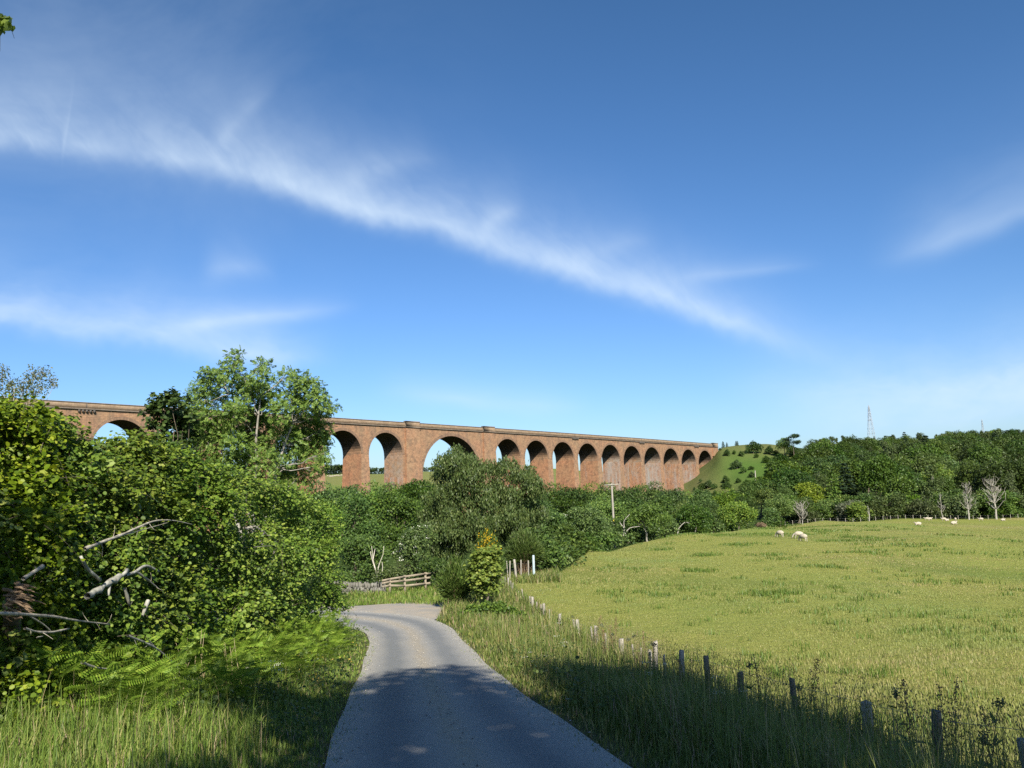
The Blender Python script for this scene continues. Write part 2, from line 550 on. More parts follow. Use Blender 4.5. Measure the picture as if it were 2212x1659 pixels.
# far side of the junction, river valley
ctrl += [(-10, 50, -4.5), (-4, 50, -4.4), (2, 49, -4.35), (-10, 58, -4.7), (-4, 59, -4.6), (-20, 56, -4.8), (-12, 72, -6.2), (-30, 75, -6.8), (5, 80, -5.2), (-3, 74, -5.4),
         (0, 110, -7.5), (-30, 110, -8.5), (40, 150, -8.3), (0, 160, -9), (-60, 130, -8), (80, 210, -9), (60, 260, -8.5), (-20, 230, -9.2), (0, 300, -8.5), (30, 340, -8), (-60, 260, -8.5), (-120, 180, -7), (-160, 120, -3), (-200, 220, -3)]
for s, z in ((-190, -4), (-150, -7), (-93, -8.5), (-42, -9), (0, -8.5), (45, -7.5), (80, -6.5), (110, -4.5)):
    q = vpt(s, 5); ctrl.append((q[0], q[1], z))
# embankment at the right-hand end of the viaduct
ctrl += [C(1484, 1062, 438), C(1505, 1031, 452), C(1540, 1000, 458), C(1556, 966, 463), C(1600, 966, 470), C(1660, 960, 478), C(1580, 1050, 405), C(1640, 1010, 425), C(1700, 985, 440), C(1700, 1045, 390), C(1560, 1075, 380), C(1480, 1080, 400), C(1700, 1085, 300), C(1600, 1090, 300)]
# wooded hillside on the right
ctrl += [C(1800, 1112, 225), C(2100, 1108, 230), C(2300, 1106, 235), C(1800, 1075, 300), C(2100, 1060, 320), C(2350, 1058, 320), C(1800, 1010, 400), C(2100, 1000, 400), C(2350, 1000, 400), C(1800, 985, 460), C(2100, 965, 480), C(2350, 960, 480), C(1800, 975, 560), C(2100, 957, 600), C(2350, 952, 600), C(2600, 944, 600)]
ctrl += [C(1880, 962, 1200), C(2118, 944, 2500), C(1700, 975, 800), C(2300, 957, 1000), C(2400, 945, 2600)]
# fields beyond the viaduct
ctrl += [C(740, 1062, 520), C(740, 1040, 640), C(740, 1026, 800), C(740, 1022, 900), C(400, 1040, 600), C(400, 1020, 800), C(900, 1050, 560), C(900, 1018, 800), C(1040, 1014, 850), C(1200, 1050, 520), C(1200, 1012, 850), C(100, 1040, 600), C(0, 1020, 900)]
for a in np.radians(np.arange(-70, 71, 20)):
    ctrl.append((1600 * math.sin(a), 1600 * math.cos(a) if abs(a) < 1.5 else 0, 14)) if a < .3 else None
for a in np.radians(np.arange(0, 360, 20)):
    z = 30 if not (.2 < a < .75) else 118
    ctrl.append((4300 * math.sin(a), 4300 * math.cos(a), z))
ctrl += [(0, -150, 10), (60, -120, 4), (-90, -100, 6), (200, -50, -2), (400, 60, -3), (400, -400, 5), (-400, -300, 8), (-400, 100, 4), (600, 300, 10), (-600, 500, 10)]
CT = np.array(ctrl)


def warp(xy):
    r = np.linalg.norm(xy, axis=-1, keepdims=True) + 1e-6
    return xy * np.log1p(r / 9.0) / r


CW = warp(CT[:, :2])
_n = len(CT)
_A = np.zeros((_n + 3, _n + 3))
_A[:_n, :_n] = np.linalg.norm(CW[:, None] - CW[None], axis=-1)
_A[:_n, :_n] -= np.eye(_n) * .003
_A[:_n, _n] = 1; _A[:_n, _n + 1:] = CW; _A[_n, :_n] = 1; _A[_n + 1:, :_n] = CW.T
_w = np.linalg.lstsq(_A, np.r_[CT[:, 2], 0, 0, 0], rcond=None)[0]


def road_near(P):
    """distance to the road's centre line, its height there"""
    D = np.full(len(P), 1e9); Z = np.zeros(len(P))
    m = (np.abs(P[:, 0]) < 105) & (P[:, 1] > -70) & (P[:, 1] < 60)
    idx = np.nonzero(m)[0]
    for ch in np.array_split(idx, max(1, len(idx) // 8000 + 1)):
        if len(ch) == 0: continue
        d = np.linalg.norm(P[ch][:, None] - ROAD[None, :, :2], axis=-1)
        k = d.argmin(1); D[ch] = d[np.arange(len(ch)), k]; Z[ch] = ROAD[k, 2]
        k2 = np.clip(k + 1, 0, len(ROAD) - 1); k1 = np.clip(k - 1, 0, len(ROAD) - 1)
        t = ROAD[k2] - ROAD[k1]; L2 = (t[:, :2] ** 2).sum(1)
        u = ((P[ch] - ROAD[k][:, :2]) * t[:, :2]).sum(1) / L2
        Z[ch] = ROAD[k, 2] + u * t[:, 2]
    return D, Z


def sstep(a, b, x):
    t = np.clip((x - a) / (b - a), 0, 1); return t * t * (3 - 2 * t)


def gz(X, Y):
    P = np.stack([np.atleast_1d(np.asarray(X, float)), np.atleast_1d(np.asarray(Y, float))], -1)
    out = np.zeros(len(P))
    for ch in np.array_split(np.arange(len(P)), len(P) // 20000 + 1):
        q = warp(P[ch])
        out[ch] = np.linalg.norm(q[:, None] - CW[None], axis=-1) @ _w[:_n] + _w[_n] + q @ _w[_n + 1:]
    D, Z = road_near(P)
    b = sstep(1.75, 3.0, D)
    return np.where(D < 3.0, (Z - .035) * (1 - b) + out * b, out)


def g1(x, y): return float(gz([x], [y])[0])


def ground_hit(x, y, Y0=5, Y1=400):
    """where the sight line through a photo point meets the ground"""
    Ys = np.geomspace(Y0, Y1, 160)
    d = at(x, y, 1.0) - CAM
    z = CAM[2] + d[2] * Ys - gz(CAM[0] + d[0] * Ys, CAM[1] + d[1] * Ys)
    k = np.nonzero(z < 0)[0]
    if len(k) == 0: return CAM + d * Y1
    i = k[0]
    if i == 0: Y = Ys[0]
    else: Y = Ys[i - 1] + (Ys[i] - Ys[i - 1]) * z[i - 1] / (z[i - 1] - z[i])
    p = CAM + d * Y
    return np.array([p[0], p[1], g1(p[0], p[1])])


# ground sheet: fine near, coarse far
rr = np.concatenate([[0.01], np.geomspace(1.2, 4600, 270)])
th = np.concatenate([np.radians(np.arange(-44, 44.01, .22)), np.radians(np.arange(46, 315, 2.0))])
TH, RR = np.meshgrid(th, rr)
gx, gy = (RR * np.sin(TH)).ravel(), (RR * np.cos(TH)).ravel()
gzv = gz(gx, gy)
nth, nr = len(th), len(rr)
i = np.arange(nr - 1)[:, None] * nth; j = np.arange(nth)[None]; k = (j + 1) % nth
GF = np.stack([i + j, i + k, i + k + nth, i + j + nth], -1).reshape(-1, 4)


def in_field(x, y):
    """1 on the pasture, 0 elsewhere"""
    left = np.where(y < 58, FENCE(y) + .12, 1.7 + (y - 58) * .205 + np.clip(y - 75, 0, 60) * .10 + np.clip(y - 128, 0, 90) * .0)
    far = 186 + x * .03
    a = sstep(0, .7, x - left) * sstep(-4, 2, far - y) * sstep(-40, -30, y)
    return a


def blobs(x, y, s, seed):
    r = np.random.default_rng(seed); v = 0
    for q in range(7):
        k = r.normal(size=2) * s * (1.5 ** (q % 4)) * .8; p = r.uniform(0, 6.28)
        v = v + np.sin(x * k[0] + y * k[1] + p) / (1 + .5 * (q % 4))
    return v / 3.2


def ground_col(x, y):
    D, _ = road_near(np.stack([x, y], -1))
    n = len(x)
    base = np.tile([.055, .085, .018], (n, 1))                       # rough grass
    def put(m, c):
        base[:] = base * (1 - m[:, None]) + np.array(c) * m[:, None]
    r = np.hypot(x, y)
    f = in_field(x, y)
    put(f, [.26, .265, .06])
    b = blobs(x, y, .05, 3)
    put(f * sstep(.2, .9, b), [.20, .26, .05])
    put(f * sstep(.25, .95, blobs(x, y, .07, 8)), [.33, .275, .10])
    put(f * .6 * sstep(.2, .8, blobs(x, y * 1.0, .13, 21)), [.145, .18, .035])
    # wood floor and river banks
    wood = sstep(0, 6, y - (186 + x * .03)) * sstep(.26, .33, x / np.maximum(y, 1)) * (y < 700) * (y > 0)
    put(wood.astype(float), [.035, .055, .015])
    # embankment grass, bracken below it
    tx = x / np.maximum(y, 1)
    emb = (y > 340) & (y < 520) & (tx > .19) & (tx < .345)
    em_ = emb * sstep(.19, .2, tx) * (1 - sstep(.33, .345, tx)); put(em_ * .92, [.145, .15, .048]); put(em_ * sstep(.2, .8, blobs(x, y, .16, 17)) * .55, [.085, .105, .03]); put(em_ * sstep(.3, .9, blobs(x, y, .3, 19)) * .5, [.19, .17, .07])
    bs = ground_hit(1655, 1022, 300, 500)
    put(np.exp(-(((x - bs[0]) / 22) ** 2 + ((y - bs[1]) / 45) ** 2) ** 2) * .85, [.07, .135, .022])
    # far pastures beyond the viaduct
    far = sstep(480, 540, y) * (tx < .3)
    put(far, [.17, .21, .045]); put(far * sstep(.1, .5, np.sin(y * .012 + x * .003)), [.20, .20, .06])
    put(sstep(700, 800, y) * (tx > .3) * .8, [.07, .10, .03])
    # verge soil beside the road
    put((1 - sstep(1.5, 2.1, D)) * .8, [.17, .135, .075])
    return base


mb = MB(); mb.add(np.stack([gx, gy, gzv], -1), GF)
GM = Mat('ground_grass', .95, .1)
at_ = GM.node('ShaderNodeAttribute', attribute_name='tint')
gcv = GM.coord('Object')
g1n = GM.noise(gcv, .9, 6, .7); g2n = GM.noise(gcv, 7.0, 4, .6); g3n = GM.noise(gcv, .12, 5, .6)
fac = (g1n * .75 + g2n * .5 + g3n * .6 - .92) * 1.1
colr = GM.mix((fac + .35).clamp(), at_.outputs['Color'], GM.mix(1.0, at_.outputs['Color'], (.45, .60, .55), 'MULTIPLY'))
GM.color(colr); GM.bump(g1n + g2n * .6, .9, .25)
ground = mb.build('ground', GM.m, smooth=True); tag(ground, kind='structure')
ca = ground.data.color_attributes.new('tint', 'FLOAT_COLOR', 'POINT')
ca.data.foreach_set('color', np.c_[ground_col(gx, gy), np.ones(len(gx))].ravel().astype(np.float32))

# road sheet
nR = len(ROAD); t = np.gradient(ROAD[:, :2], axis=0); t = unit(t); nrm = np.stack([t[:, 1], -t[:, 0]], -1)
nx = 13
wob = 1 + .03 * np.sin(np.arange(nR) * .23) * np.sin(np.arange(nR) * .37)
wide = ROADW + .35 * sstep(30, 40, ROAD[:, 1])
offs = np.linspace(-1, 1, nx)
RV = np.zeros((nR, nx, 3)); RUV = np.zeros((nR, nx, 2))
cum = np.r_[0, np.cumsum(np.linalg.norm(np.diff(ROAD, axis=0), axis=1))]
for q, o in enumerate(offs):
    e = wide * o * (wob if abs(o) > .99 else 1)
    RV[:, q, :2] = ROAD[:, :2] + nrm * e[:, None]
    RV[:, q, 2] = ROAD[:, 2] + .03 * (1 - o * o)
    RUV[:, q, 0] = o; RUV[:, q, 1] = cum
i = np.arange(nR - 1)[:, None] * nx; j = np.arange(nx - 1)[None]
RF = np.stack([i + j, i + j + 1, i + j + 1 + nx, i + j + nx], -1).reshape(-1, 4)
mb = MB(); mb.add(RV.reshape(-1, 3), RF, RUV.reshape(-1, 2)[RF.ravel()])
RM = Mat('chip_seal', .82, .25)
uvn = RM.node('ShaderNodeTexCoord'); sx = RM.node('ShaderNodeSeparateXYZ'); RM.link(uvn.outputs['UV'], sx.inputs[0])
ru, rv = N_(RM.t, sx.outputs[0]), N_(RM.t, sx.outputs[1])
oc = RM.coord('Object')
nw = (RM.noise(oc, .35, 4) - .5) * .22
uu = ru + nw
track = (((uu + .47) * (uu + .47)) * -22.0).exp() + (((uu - .47) * (uu - .47)) * -22.0).exp()
mid = ((uu * uu) * -55.0).exp(); edge = ru.abs().step(.72, 1.0)
n_f = RM.noise(oc, 55, 3, .8); n_m = RM.noise(oc, 6, 5, .7); n_p = RM.noise(oc, .8, 4)
c1 = RM.mix((track * 1.1 * (n_p * 1.0 + .5)).clamp(), (.29, .28, .255), (.175, .18, .178))
c1 = RM.mix((mid * (n_m * 2.0 - .25)).clamp() * .85, c1, (.33, .28, .20))
c1 = RM.mix((edge * (n_m * 2.0 - .25)).clamp() * .8, c1, (.36, .34, .29))
grit = RM.noise(oc, 26, 2, .9)
c1 = RM.mix(grit.step(.60, .72) * (mid + edge * .8 + .15).clamp() * .7, c1, (.42, .40, .36))
c1 = RM.mix(grit.step(.42, .30) * .35, c1, (.07, .07, .07))
c1 = RM.mix(1.0, c1, RM.ramp(n_f, [(.25, (.72, .72, .72)), (.75, (1.25, 1.25, 1.25))]), 'MULTIPLY')
RM.color(c1); RM.bump(n_f + grit, .55, .012)
tag(mb.build('road', RM.m, smooth=True), kind='structure')

# gravel pull-in on the far right of the bend
GP = np.array([(-12, 45.4), (-8.5, 42.6), (-6.0, 39.2), (-4.4, 36.8), (-3.6, 38.6), (-3.1, 41.6), (-1.6, 44.2), (.2, 46.2), (-.6, 48.2), (-4.5, 48.4), (-8.5, 47.4)])
cgp = GP.mean(0); rings = [0, .35, .7, 1.0]
V = [[cgp[0], cgp[1]]]
PTS = catmull(np.vstack([GP, GP[:1]]), .7)[:-1]
for q in rings[1:]:
    for p in PTS: V.append(cgp + (p - cgp) * q)
V = np.array(V); m = len(PTS)
Dg, Zg = road_near(V); zz = np.maximum(gz(V[:, 0], V[:, 1]) + .045, np.where(Dg < 3, Zg + .012, -99)); zz = np.where(Dg < 1.9, Zg - .02, zz)
F3 = np.array([[0, 1 + a, 1 + (a + 1) % m] for a in range(m)])
F4 = np.array([[1 + m * q + a, 1 + m * (q + 1) + a, 1 + m * (q + 1) + (a + 1) % m, 1 + m * q + (a + 1) % m] for q in range(2) for a in range(m)])
mb = MB(); mb.add(np.c_[V, zz], F3); mb.F.append(F4); mb.UV.append(np.zeros((F4.size, 2)))
GV = Mat('gravel', .95, .1); n = GV.noise(GV.coord('Object'), 24, 4, .8); n2 = GV.noise(GV.coord('Object'), .9, 4)
GV.color(GV.mix(.55, GV.ramp(n, [(.3, (.22, .20, .17)), (.7, (.38, .35, .30))]), GV.ramp(n2, [(.35, (.25, .245, .23)), (.68, (.40, .33, .24))]))); GV.bump(n, .6, .02)
tag(mb.build('gravel_patch', GV.m, smooth=True), kind='structure')

# ------------------------------------------------------------------ the viaduct
RZ = math.atan2(VD[1], VD[0])
_zc = np.polyfit([-169.5, -93, -42, 8, 63, 100, 136, 153], [24.68, 23.97, 23.54, 23.05, 22.26, 21.66, 21.03, 20.78], 2)
zc = lambda s: np.polyval(_zc, s)
zb = lambda s: zc(s) + 2.15          # underside of the string course
zt = lambda s: zc(s) + 4.15          # top of the coping
VW = 10.2                            # width over the spandrels
viad = empty('viaduct', (VX0[0], VX0[1], 0), RZ)
tag(viad, 'long red sandstone railway viaduct of tall round arches crossing the valley', 'viaduct')


def stone_mat(name, pier=False):
    M = Mat(name, .92, .12)
    uv = M.node('ShaderNodeTexCoord').outputs['UV']
    br = M.node('ShaderNodeTexBrick', offset=.5)
    br.inputs['Scale'].default_value = 1.0
    br.inputs['Brick Width'].default_value = 1.15; br.inputs['Row Height'].default_value = .46
    br.inputs['Mortar Size'].default_value = .022; br.inputs['Mortar Smooth'].default_value = .3; br.inputs['Bias'].default_value = -.1
    br.inputs['Color1'].default_value = (.355, .20, .118, 1); br.inputs['Color2'].default_value = (.27, .152, .09, 1)
    br.inputs['Mortar'].default_value = (.20, .135, .095, 1)
    M.link(uv, br.inputs['Vector'])
    oc = M.coord('Object')
    big = M.noise(oc, .16, 6, .65); med = M.noise(oc, .7, 5, .7)
    c = M.mix((big * 3.2 - 1.2).clamp() * .85, br.outputs['Color'], (.275, .19, .115))          # buff stone
    c = M.mix((med * 3.4 - 1.55).clamp() * .85, c, (.095, .07, .055))                         # weathered dark stone
    c = M.mix((M.noise(oc, .33, 4, .6) * 3 - 1.75).clamp() * .45, c, (.40, .175, .09))         # fresh red stone
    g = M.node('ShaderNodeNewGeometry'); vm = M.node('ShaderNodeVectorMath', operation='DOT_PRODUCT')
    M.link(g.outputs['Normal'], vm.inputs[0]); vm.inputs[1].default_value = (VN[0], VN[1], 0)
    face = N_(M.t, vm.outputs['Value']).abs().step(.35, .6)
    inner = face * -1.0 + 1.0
    sn = M.node('ShaderNodeSeparateXYZ'); M.link(g.outputs['Normal'], sn.inputs[0]); barrel_shade = N_(M.t, sn.outputs[2]).abs().step(.0, .42)
    sx = M.node('ShaderNodeSeparateXYZ'); M.link(uv, sx.inputs[0]); u, v = N_(M.t, sx.outputs[0]), N_(M.t, sx.outputs[1])
    def cmb(a, b):
        n = M.node('ShaderNodeCombineXYZ'); M.link(a, n.inputs[0]); M.link(b, n.inputs[1]); return n.outputs[0]
    oi = M.node('ShaderNodeObjectInfo'); rnd = N_(M.t, oi.outputs['Random'])
    if pier:
        c = M.mix((M.noise(cmb(u * .45, v * .07), 1, 5, .65, .5) * 3.4 - 1.75).clamp() * face * .6, c, (.13, .105, .088))
        c = M.mix(inner * .55, c, M.mix(1.0, c, (1.10, .92, .84), 'MULTIPLY'))
        at_ = M.node('ShaderNodeAttribute', attribute_type='OBJECT', attribute_name='lime'); lime = N_(M.t, at_.outputs['Fac'])
        s1 = M.noise(cmb(u * .42 + rnd * 40.0, v * .045), 1, 6, .72, .9)
        s2 = M.noise(cmb(u * .8 + rnd * 90.0, v * .07), 1, 5, .7, .8)
        s3 = M.noise(cmb(u * .5, v * .5), 1, 5, .7)
        m = (s1 * 1.3 + s3 * .5 - 1.15 + lime * .48).clamp() * 2.6
        c = M.mix((s2 * 2.4 - 1.2 + lime * .2).clamp() * inner * .7, c, (.16, .07, .045))
        c = M.mix((s2 * -2.4 + 1.0).clamp() * inner * lime * .5, c, (.46, .30, .15))
        c = M.mix(m.clamp() * inner * (lime * 1.6).clamp() * .9, c, (.34, .335, .315))
        c = M.mix((s1 * 1.2 + s3 - 1.25 + lime * .1).clamp() * inner * 1.6 * lime, c, (.20, .205, .20))
    else:
        at_ = M.node('ShaderNodeAttribute', attribute_type='OBJECT', attribute_name='lime'); lime = N_(M.t, at_.outputs['Fac'])
        c = M.mix(inner * barrel_shade * (med * .3 + .8).clamp() * .95, c, (.022, .02, .018))                # arch shade painted into the barrel's colour, over some assumed soot
        lz = M.noise(oc, .45, 6, .75, .5)
        c = M.mix((lz * 3.0 - 1.5 + lime * .5).clamp() * inner * (barrel_shade * -.75 + 1.0) * lime * .9, c, (.32, .315, .295))
        dr = M.noise(cmb(u * .55, v * .06), 1, 4, .6)
        c = M.mix((dr * 3.6 - 1.8).clamp() * face * .7, c, (.11, .085, .07))
    f = M.noise(M.coord('Object', (1, 1, 1)), 1.5, 4, .85)
    c = M.mix(1.0, c, M.ramp(f, [(.3, (.76, .76, .76)), (.7, (1.2, 1.19, 1.17))]), 'MULTIPLY')
    M.color(c); M.bump(N_(M.t, br.outputs['Fac']) * -1.0 + f * .5, .6, .06)
    return M.m


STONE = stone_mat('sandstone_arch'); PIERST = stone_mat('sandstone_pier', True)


def parapet_mat(name, a, b, d):
    M = Mat(name, .92, .1)
    br = M.node('ShaderNodeTexBrick', offset=.5); M.link(M.node('ShaderNodeTexCoord').outputs['UV'], br.inputs['Vector'])
    br.inputs['Scale'].default_value = 1; br.inputs['Brick Width'].default_value = 1.3; br.inputs['Row Height'].default_value = .42
    br.inputs['Mortar Size'].default_value = .02
    br.inputs['Color1'].default_value = (*a, 1); br.inputs['Color2'].default_value = (*b, 1); br.inputs['Mortar'].default_value = (*d, 1)
    n = M.noise(M.coord('Object'), .8, 6, .7)
    M.color(M.mix((n * 2.4 - 1.1).clamp() * .8, br.outputs['Color'], d)); M.bump(n, .5, .05)
    return M.m


PARST = parapet_mat('parapet_stone', (.27, .20, .135), (.21, .15, .10), (.12, .095, .07))
COPST = parapet_mat('coping_stone', (.20, .165, .13), (.15, .12, .095), (.09, .08, .07))
RINGST = parapet_mat('voussoir_stone', (.25, .165, .105), (.16, .10, .07), (.09, .065, .05))

ARCHES = []
for q in range(9, 0, -1): ARCHES.append((-100.9 - 18.3 * q, 15.24))
ARCHES += [(-100.9, 15.24), (-82.4, 15.24), (-57.7, 30.5)] + [(-18.3 + 18.3 * q, 15.24) for q in range(10)]
LIME = {-100.9: .12, -82.4: .62, -57.7: .2, -18.3: .15, 0.0: .12, 18.3: .05, 36.6: .32, 54.9: .8, 73.2: .55, 91.5: .85, 109.8: .55, 128.1: .7, 146.4: .4}
END0, END1 = ARCHES[0][0] - 18, 168.5


def quad(mb, P, uv=None):
    mb.add(P, [[0, 1, 2, 3]], uv if uv is not None else [[0, 0]] * 4)


def gwv(s, w):
    p = vpt(s, w); return g1(p[0], p[1])


for n, (s0, sp_) in enumerate(ARCHES):
    s1 = s0 + sp_; r = sp_ / 2; cs = s0 + r; zk = zc(cs); zs = zk - r
    lo = END0 if n == 0 else (ARCHES[n - 1][0] + ARCHES[n - 1][1] + s0) / 2
    hi = END1 if n == len(ARCHES) - 1 else (s1 + ARCHES[n + 1][0]) / 2
    seg = 28
    a = np.linspace(PI, 0, seg + 1); ax = cs + r * np.cos(a); az = zs + r * np.sin(a)
    mb = MB()
    low_l = zs if n == 0 else min(zs, zc(ARCHES[n - 1][0] + ARCHES[n - 1][1] / 2) - ARCHES[n - 1][1] / 2)
    low_r = zs if n == len(ARCHES) - 1 else min(zs, zc(ARCHES[n + 1][0] + ARCHES[n + 1][1] / 2) - ARCHES[n + 1][1] / 2)
    for w, fl in ((0, 1), (VW, -1)):
        for q in range(seg):
            P = [(ax[q], w, az[q]), (ax[q + 1], w, az[q + 1]), (ax[q + 1], w, zb(ax[q + 1])), (ax[q], w, zb(ax[q]))]
            uv = [(p[0], p[2]) for p in P]
            quad(mb, P[::fl], uv[::fl])
        for A, B, lw in ((lo, s0, low_l), (s1, hi, low_r)):
            P = [(A, w, lw), (B, w, lw), (B, w, zb(B)), (A, w, zb(A))]
            quad(mb, P[::fl], [(p[0], p[2]) for p in P][::fl])
    arc = np.r_[0, np.cumsum(np.hypot(np.diff(ax), np.diff(az)))]
    for q in range(seg):
        P = [(ax[q], 0, az[q]), (ax[q], VW, az[q]), (ax[q + 1], VW, az[q + 1]), (ax[q + 1], 0, az[q + 1])]
        quad(mb, P, [(0, arc[q]), (VW, arc[q]), (VW, arc[q + 1]), (0, arc[q + 1])])
    for sx_, lw in ((s0, low_l), (s1, low_r)):
        if lw < zs - .01:
            P = [(sx_, 0, lw), (sx_, VW, lw), (sx_, VW, zs), (sx_, 0, zs)]
            quad(mb, P, [(p[1], p[2]) for p in P])
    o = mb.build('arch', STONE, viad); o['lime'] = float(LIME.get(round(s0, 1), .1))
    # ring of voussoirs, slightly proud of the wall
    mb = MB(); T_ = .85 if sp_ < 20 else 1.15
    for w, fl in ((-.07, 1), (VW + .07, -1)):
        mb = MB()
        for q in range(seg):
            c0, c1_ = np.cos(a[q:q + 2]), np.sin(a[q:q + 2])
            P = [(cs + (r - .0) * c0[0], w, zs + r * c1_[0]), (cs + r * c0[1], w, zs + r * c1_[1]),
                 (cs + (r + T_) * c0[1], w, zs + (r + T_) * c1_[1]), (cs + (r + T_) * c0[0], w, zs + (r + T_) * c1_[0])]
            uv = [(0, arc[q]), (0, arc[q + 1]), (T_, arc[q + 1]), (T_, arc[q])]
            quad(mb, P[::fl], uv[::fl])
            for rad in (r, r + T_):
                P = [(cs + rad * c0[0], w, zs + rad * c1_[0]), (cs + rad * c0[0], w + .07 * fl, zs + rad * c1_[0]),
                     (cs + rad * c0[1], w + .07 * fl, zs + rad * c1_[1]), (cs + rad * c0[1], w, zs + rad * c1_[1])]
                quad(mb, P, uv)
        mb.build('arch_ring', RINGST, viad)


def pier(a, b, ztop, lime, name='pier', pl=None):
    mb = MB(); zg = min(gwv(a, 0), gwv(b, VW), gwv(a, VW), gwv(b, 0)) - 1.2
    h = ztop - zg; bt = h / 38.0; lv = 7
    R = []
    for q in range(lv + 1):
        z = zg + h * q / lv; e = bt * (1 - q / lv)
        R.append((a - e, b + e, -e, VW + e, z))
    for q in range(lv):
        l, u = R[q], R[q + 1]
        def f(i0, j0, i1, j1, k):
            P = [(l[i0], l[j0], l[4]), (l[i1], l[j1], l[4]), (u[i1], u[j1], u[4]), (u[i0], u[j0], u[4])]
            quad(mb, P, [(p[k], p[2]) for p in P])
        f(0, 2, 1, 2, 0); f(1, 2, 1, 3, 1); f(1, 3, 0, 3, 0); f(0, 3, 0, 2, 1)
    o = mb.build(name, PIERST, viad); o['lime'] = float(lime)
    return o


for n in range(len(ARCHES) - 1):
    a = ARCHES[n][0] + ARCHES[n][1]; b = ARCHES[n + 1][0]
    zz_ = min(zc(ARCHES[n][0] + ARCHES[n][1] / 2) - ARCHES[n][1] / 2, zc(ARCHES[n + 1][0] + ARCHES[n + 1][1] / 2) - ARCHES[n + 1][1] / 2)
    pier(a, b, zz_, LIME.get(round(ARCHES[n][0], 1), .15))
pier(END0, ARCHES[0][0], zc(ARCHES[0][0]) - 7.62, .1, 'abutment')
pier(ARCHES[-1][0] + 15.24, END1, zc(154) - 7.62, .3, 'abutment')


def sweep(name, prof, mat, s_a=END0, s_b=END1, step=5.0, zf=None, uvz=True):
    """profile of (w, dz) points swept along the deck"""
    ss = np.linspace(s_a, s_b, max(2, int((s_b - s_a) / step) + 1)); mb = MB(); zf = zf or zb
    pr = np.array(prof); m = len(pr)
    per = np.r_[0, np.cumsum(np.hypot(*np.diff(np.vstack([pr, pr[:1]]), axis=0).T))]
    V = np.array([[(s, p[0], zf(s) + p[1]) for p in pr] for s in ss]).reshape(-1, 3)
    F = []; UV = []
    for i in range(len(ss) - 1):
        for j in range(m):
            k = (j + 1) % m
            F.append([i * m + j, (i + 1) * m + j, (i + 1) * m + k, i * m + k])
            UV += [(ss[i], per[j]), (ss[i + 1], per[j]), (ss[i + 1], per[j + 1]), (ss[i], per[j + 1])]
    F += [list(range(m))[::-1][:4], [(len(ss) - 1) * m + j for j in range(m)][:4]] if m == 4 else []
    UV += [(0, 0)] * 8 if m == 4 else []
    mb.add(V, F, UV)
    return mb.build(name, mat, viad)


sweep('string_course', [(-.42, .06), (-.42, .36), (.5, .36), (.5, .0), (-.25, .0)][:4], COPST)
sweep('string_course', [(VW - .5, .0), (VW - .5, .36), (VW + .42, .36), (VW + .42, .06)], COPST)
sweep('parapet', [(-.12, .362), (-.12, 1.78), (.38, 1.78), (.38, .362)], PARST)
sweep('parapet', [(VW - .38, .362), (VW - .38, 1.78), (VW + .12, 1.78), (VW + .12, .362)], PARST)
sweep('coping', [(-.24, 1.782), (-.24, 2.0), (.5, 2.0), (.5, 1.782)], COPST)
sweep('coping', [(VW - .5, 1.782), (VW - .5, 2.0), (VW + .24, 2.0), (VW + .24, 1.782)], COPST)
sweep('deck', [(.51, -.2), (.51, .3), (VW - .51, .3), (VW - .51, -.2)], COPST)
for a, b, e in ((-65.9, -59.4, .0), (-25.3, -19.0, .0), (162.6, 168.4, .0)):
    for w0, sgn in ((0, -1), (VW, 1)):
        zg = gwv((a + b) / 2, w0) - 1; mb = MB(); zt_ = zb((a + b) / 2) - .02
        for q in range(6):
            f0, f1 = q / 6, (q + 1) / 6; z0, z1 = zg + (zt_ - zg) * f0, zg + (zt_ - zg) * f1
            e0, e1 = (zt_ - zg) / 38 * (1 - f0), (zt_ - zg) / 38 * (1 - f1)
            o0, o1 = w0 + sgn * (.75 + e0), w0 + sgn * (.75 + e1); b0 = w0 - sgn * .5
            for P, k in (([(a - e0, o0, z0), (b + e0, o0, z0), (b + e1, o1, z1), (a - e1, o1, z1)], 0),
                         ([(a - e0, b0, z0), (a - e0, o0, z0), (a - e1, o1, z1), (a - e1, b0, z1)], 1),
                         ([(b + e0, o0, z0), (b + e0, b0, z0), (b + e1, b0, z1), (b + e1, o1, z1)], 1)):
                quad(mb, P, [(p[k], p[2]) for p in P])
        o = mb.build('pilaster', PIERST, viad); o['lime'] = .12
        bw = [(w0 + sgn * 1.1, .02), (w0 + sgn * 1.1, .38), (w0 + sgn * .3, .38), (w0 + sgn * .3, .02)]
        sweep('pilaster_cap', bw, COPST, a - .3, b + .3)
        bw = [(w0 + sgn * .85, .382), (w0 + sgn * .85, 2.05), (w0 + sgn * .13, 2.05), (w0 + sgn * .13, .382)]
        sweep('pilaster_parapet', bw, PARST, a, b)
        bw = [(w0 + sgn * 1.0, 2.052), (w0 + sgn * 1.0, 2.42), (w0 - sgn * .5, 2.42), (w0 - sgn * .5, 2.052)]
        sweep('pilaster_coping', bw, COPST, a - .15, b + .15)
for s in (-175.7, -120.8, 35.1, 90.0, 144.9):      # corbelled refuges above some piers
    mb = MB()
    for q in range(5):
        c_ = s - 1.9 + q * .95
        box(mb, (c_, -.3, zb(c_) - .36), (.42, .6, .66))
    mb.build('corbel', COPST, viad)
    sweep('parapet_joint', [(-.17, .37), (-.17, 1.77), (-.115, 1.77), (-.115, .37)], COPST, s - .14, s + .14, 1)

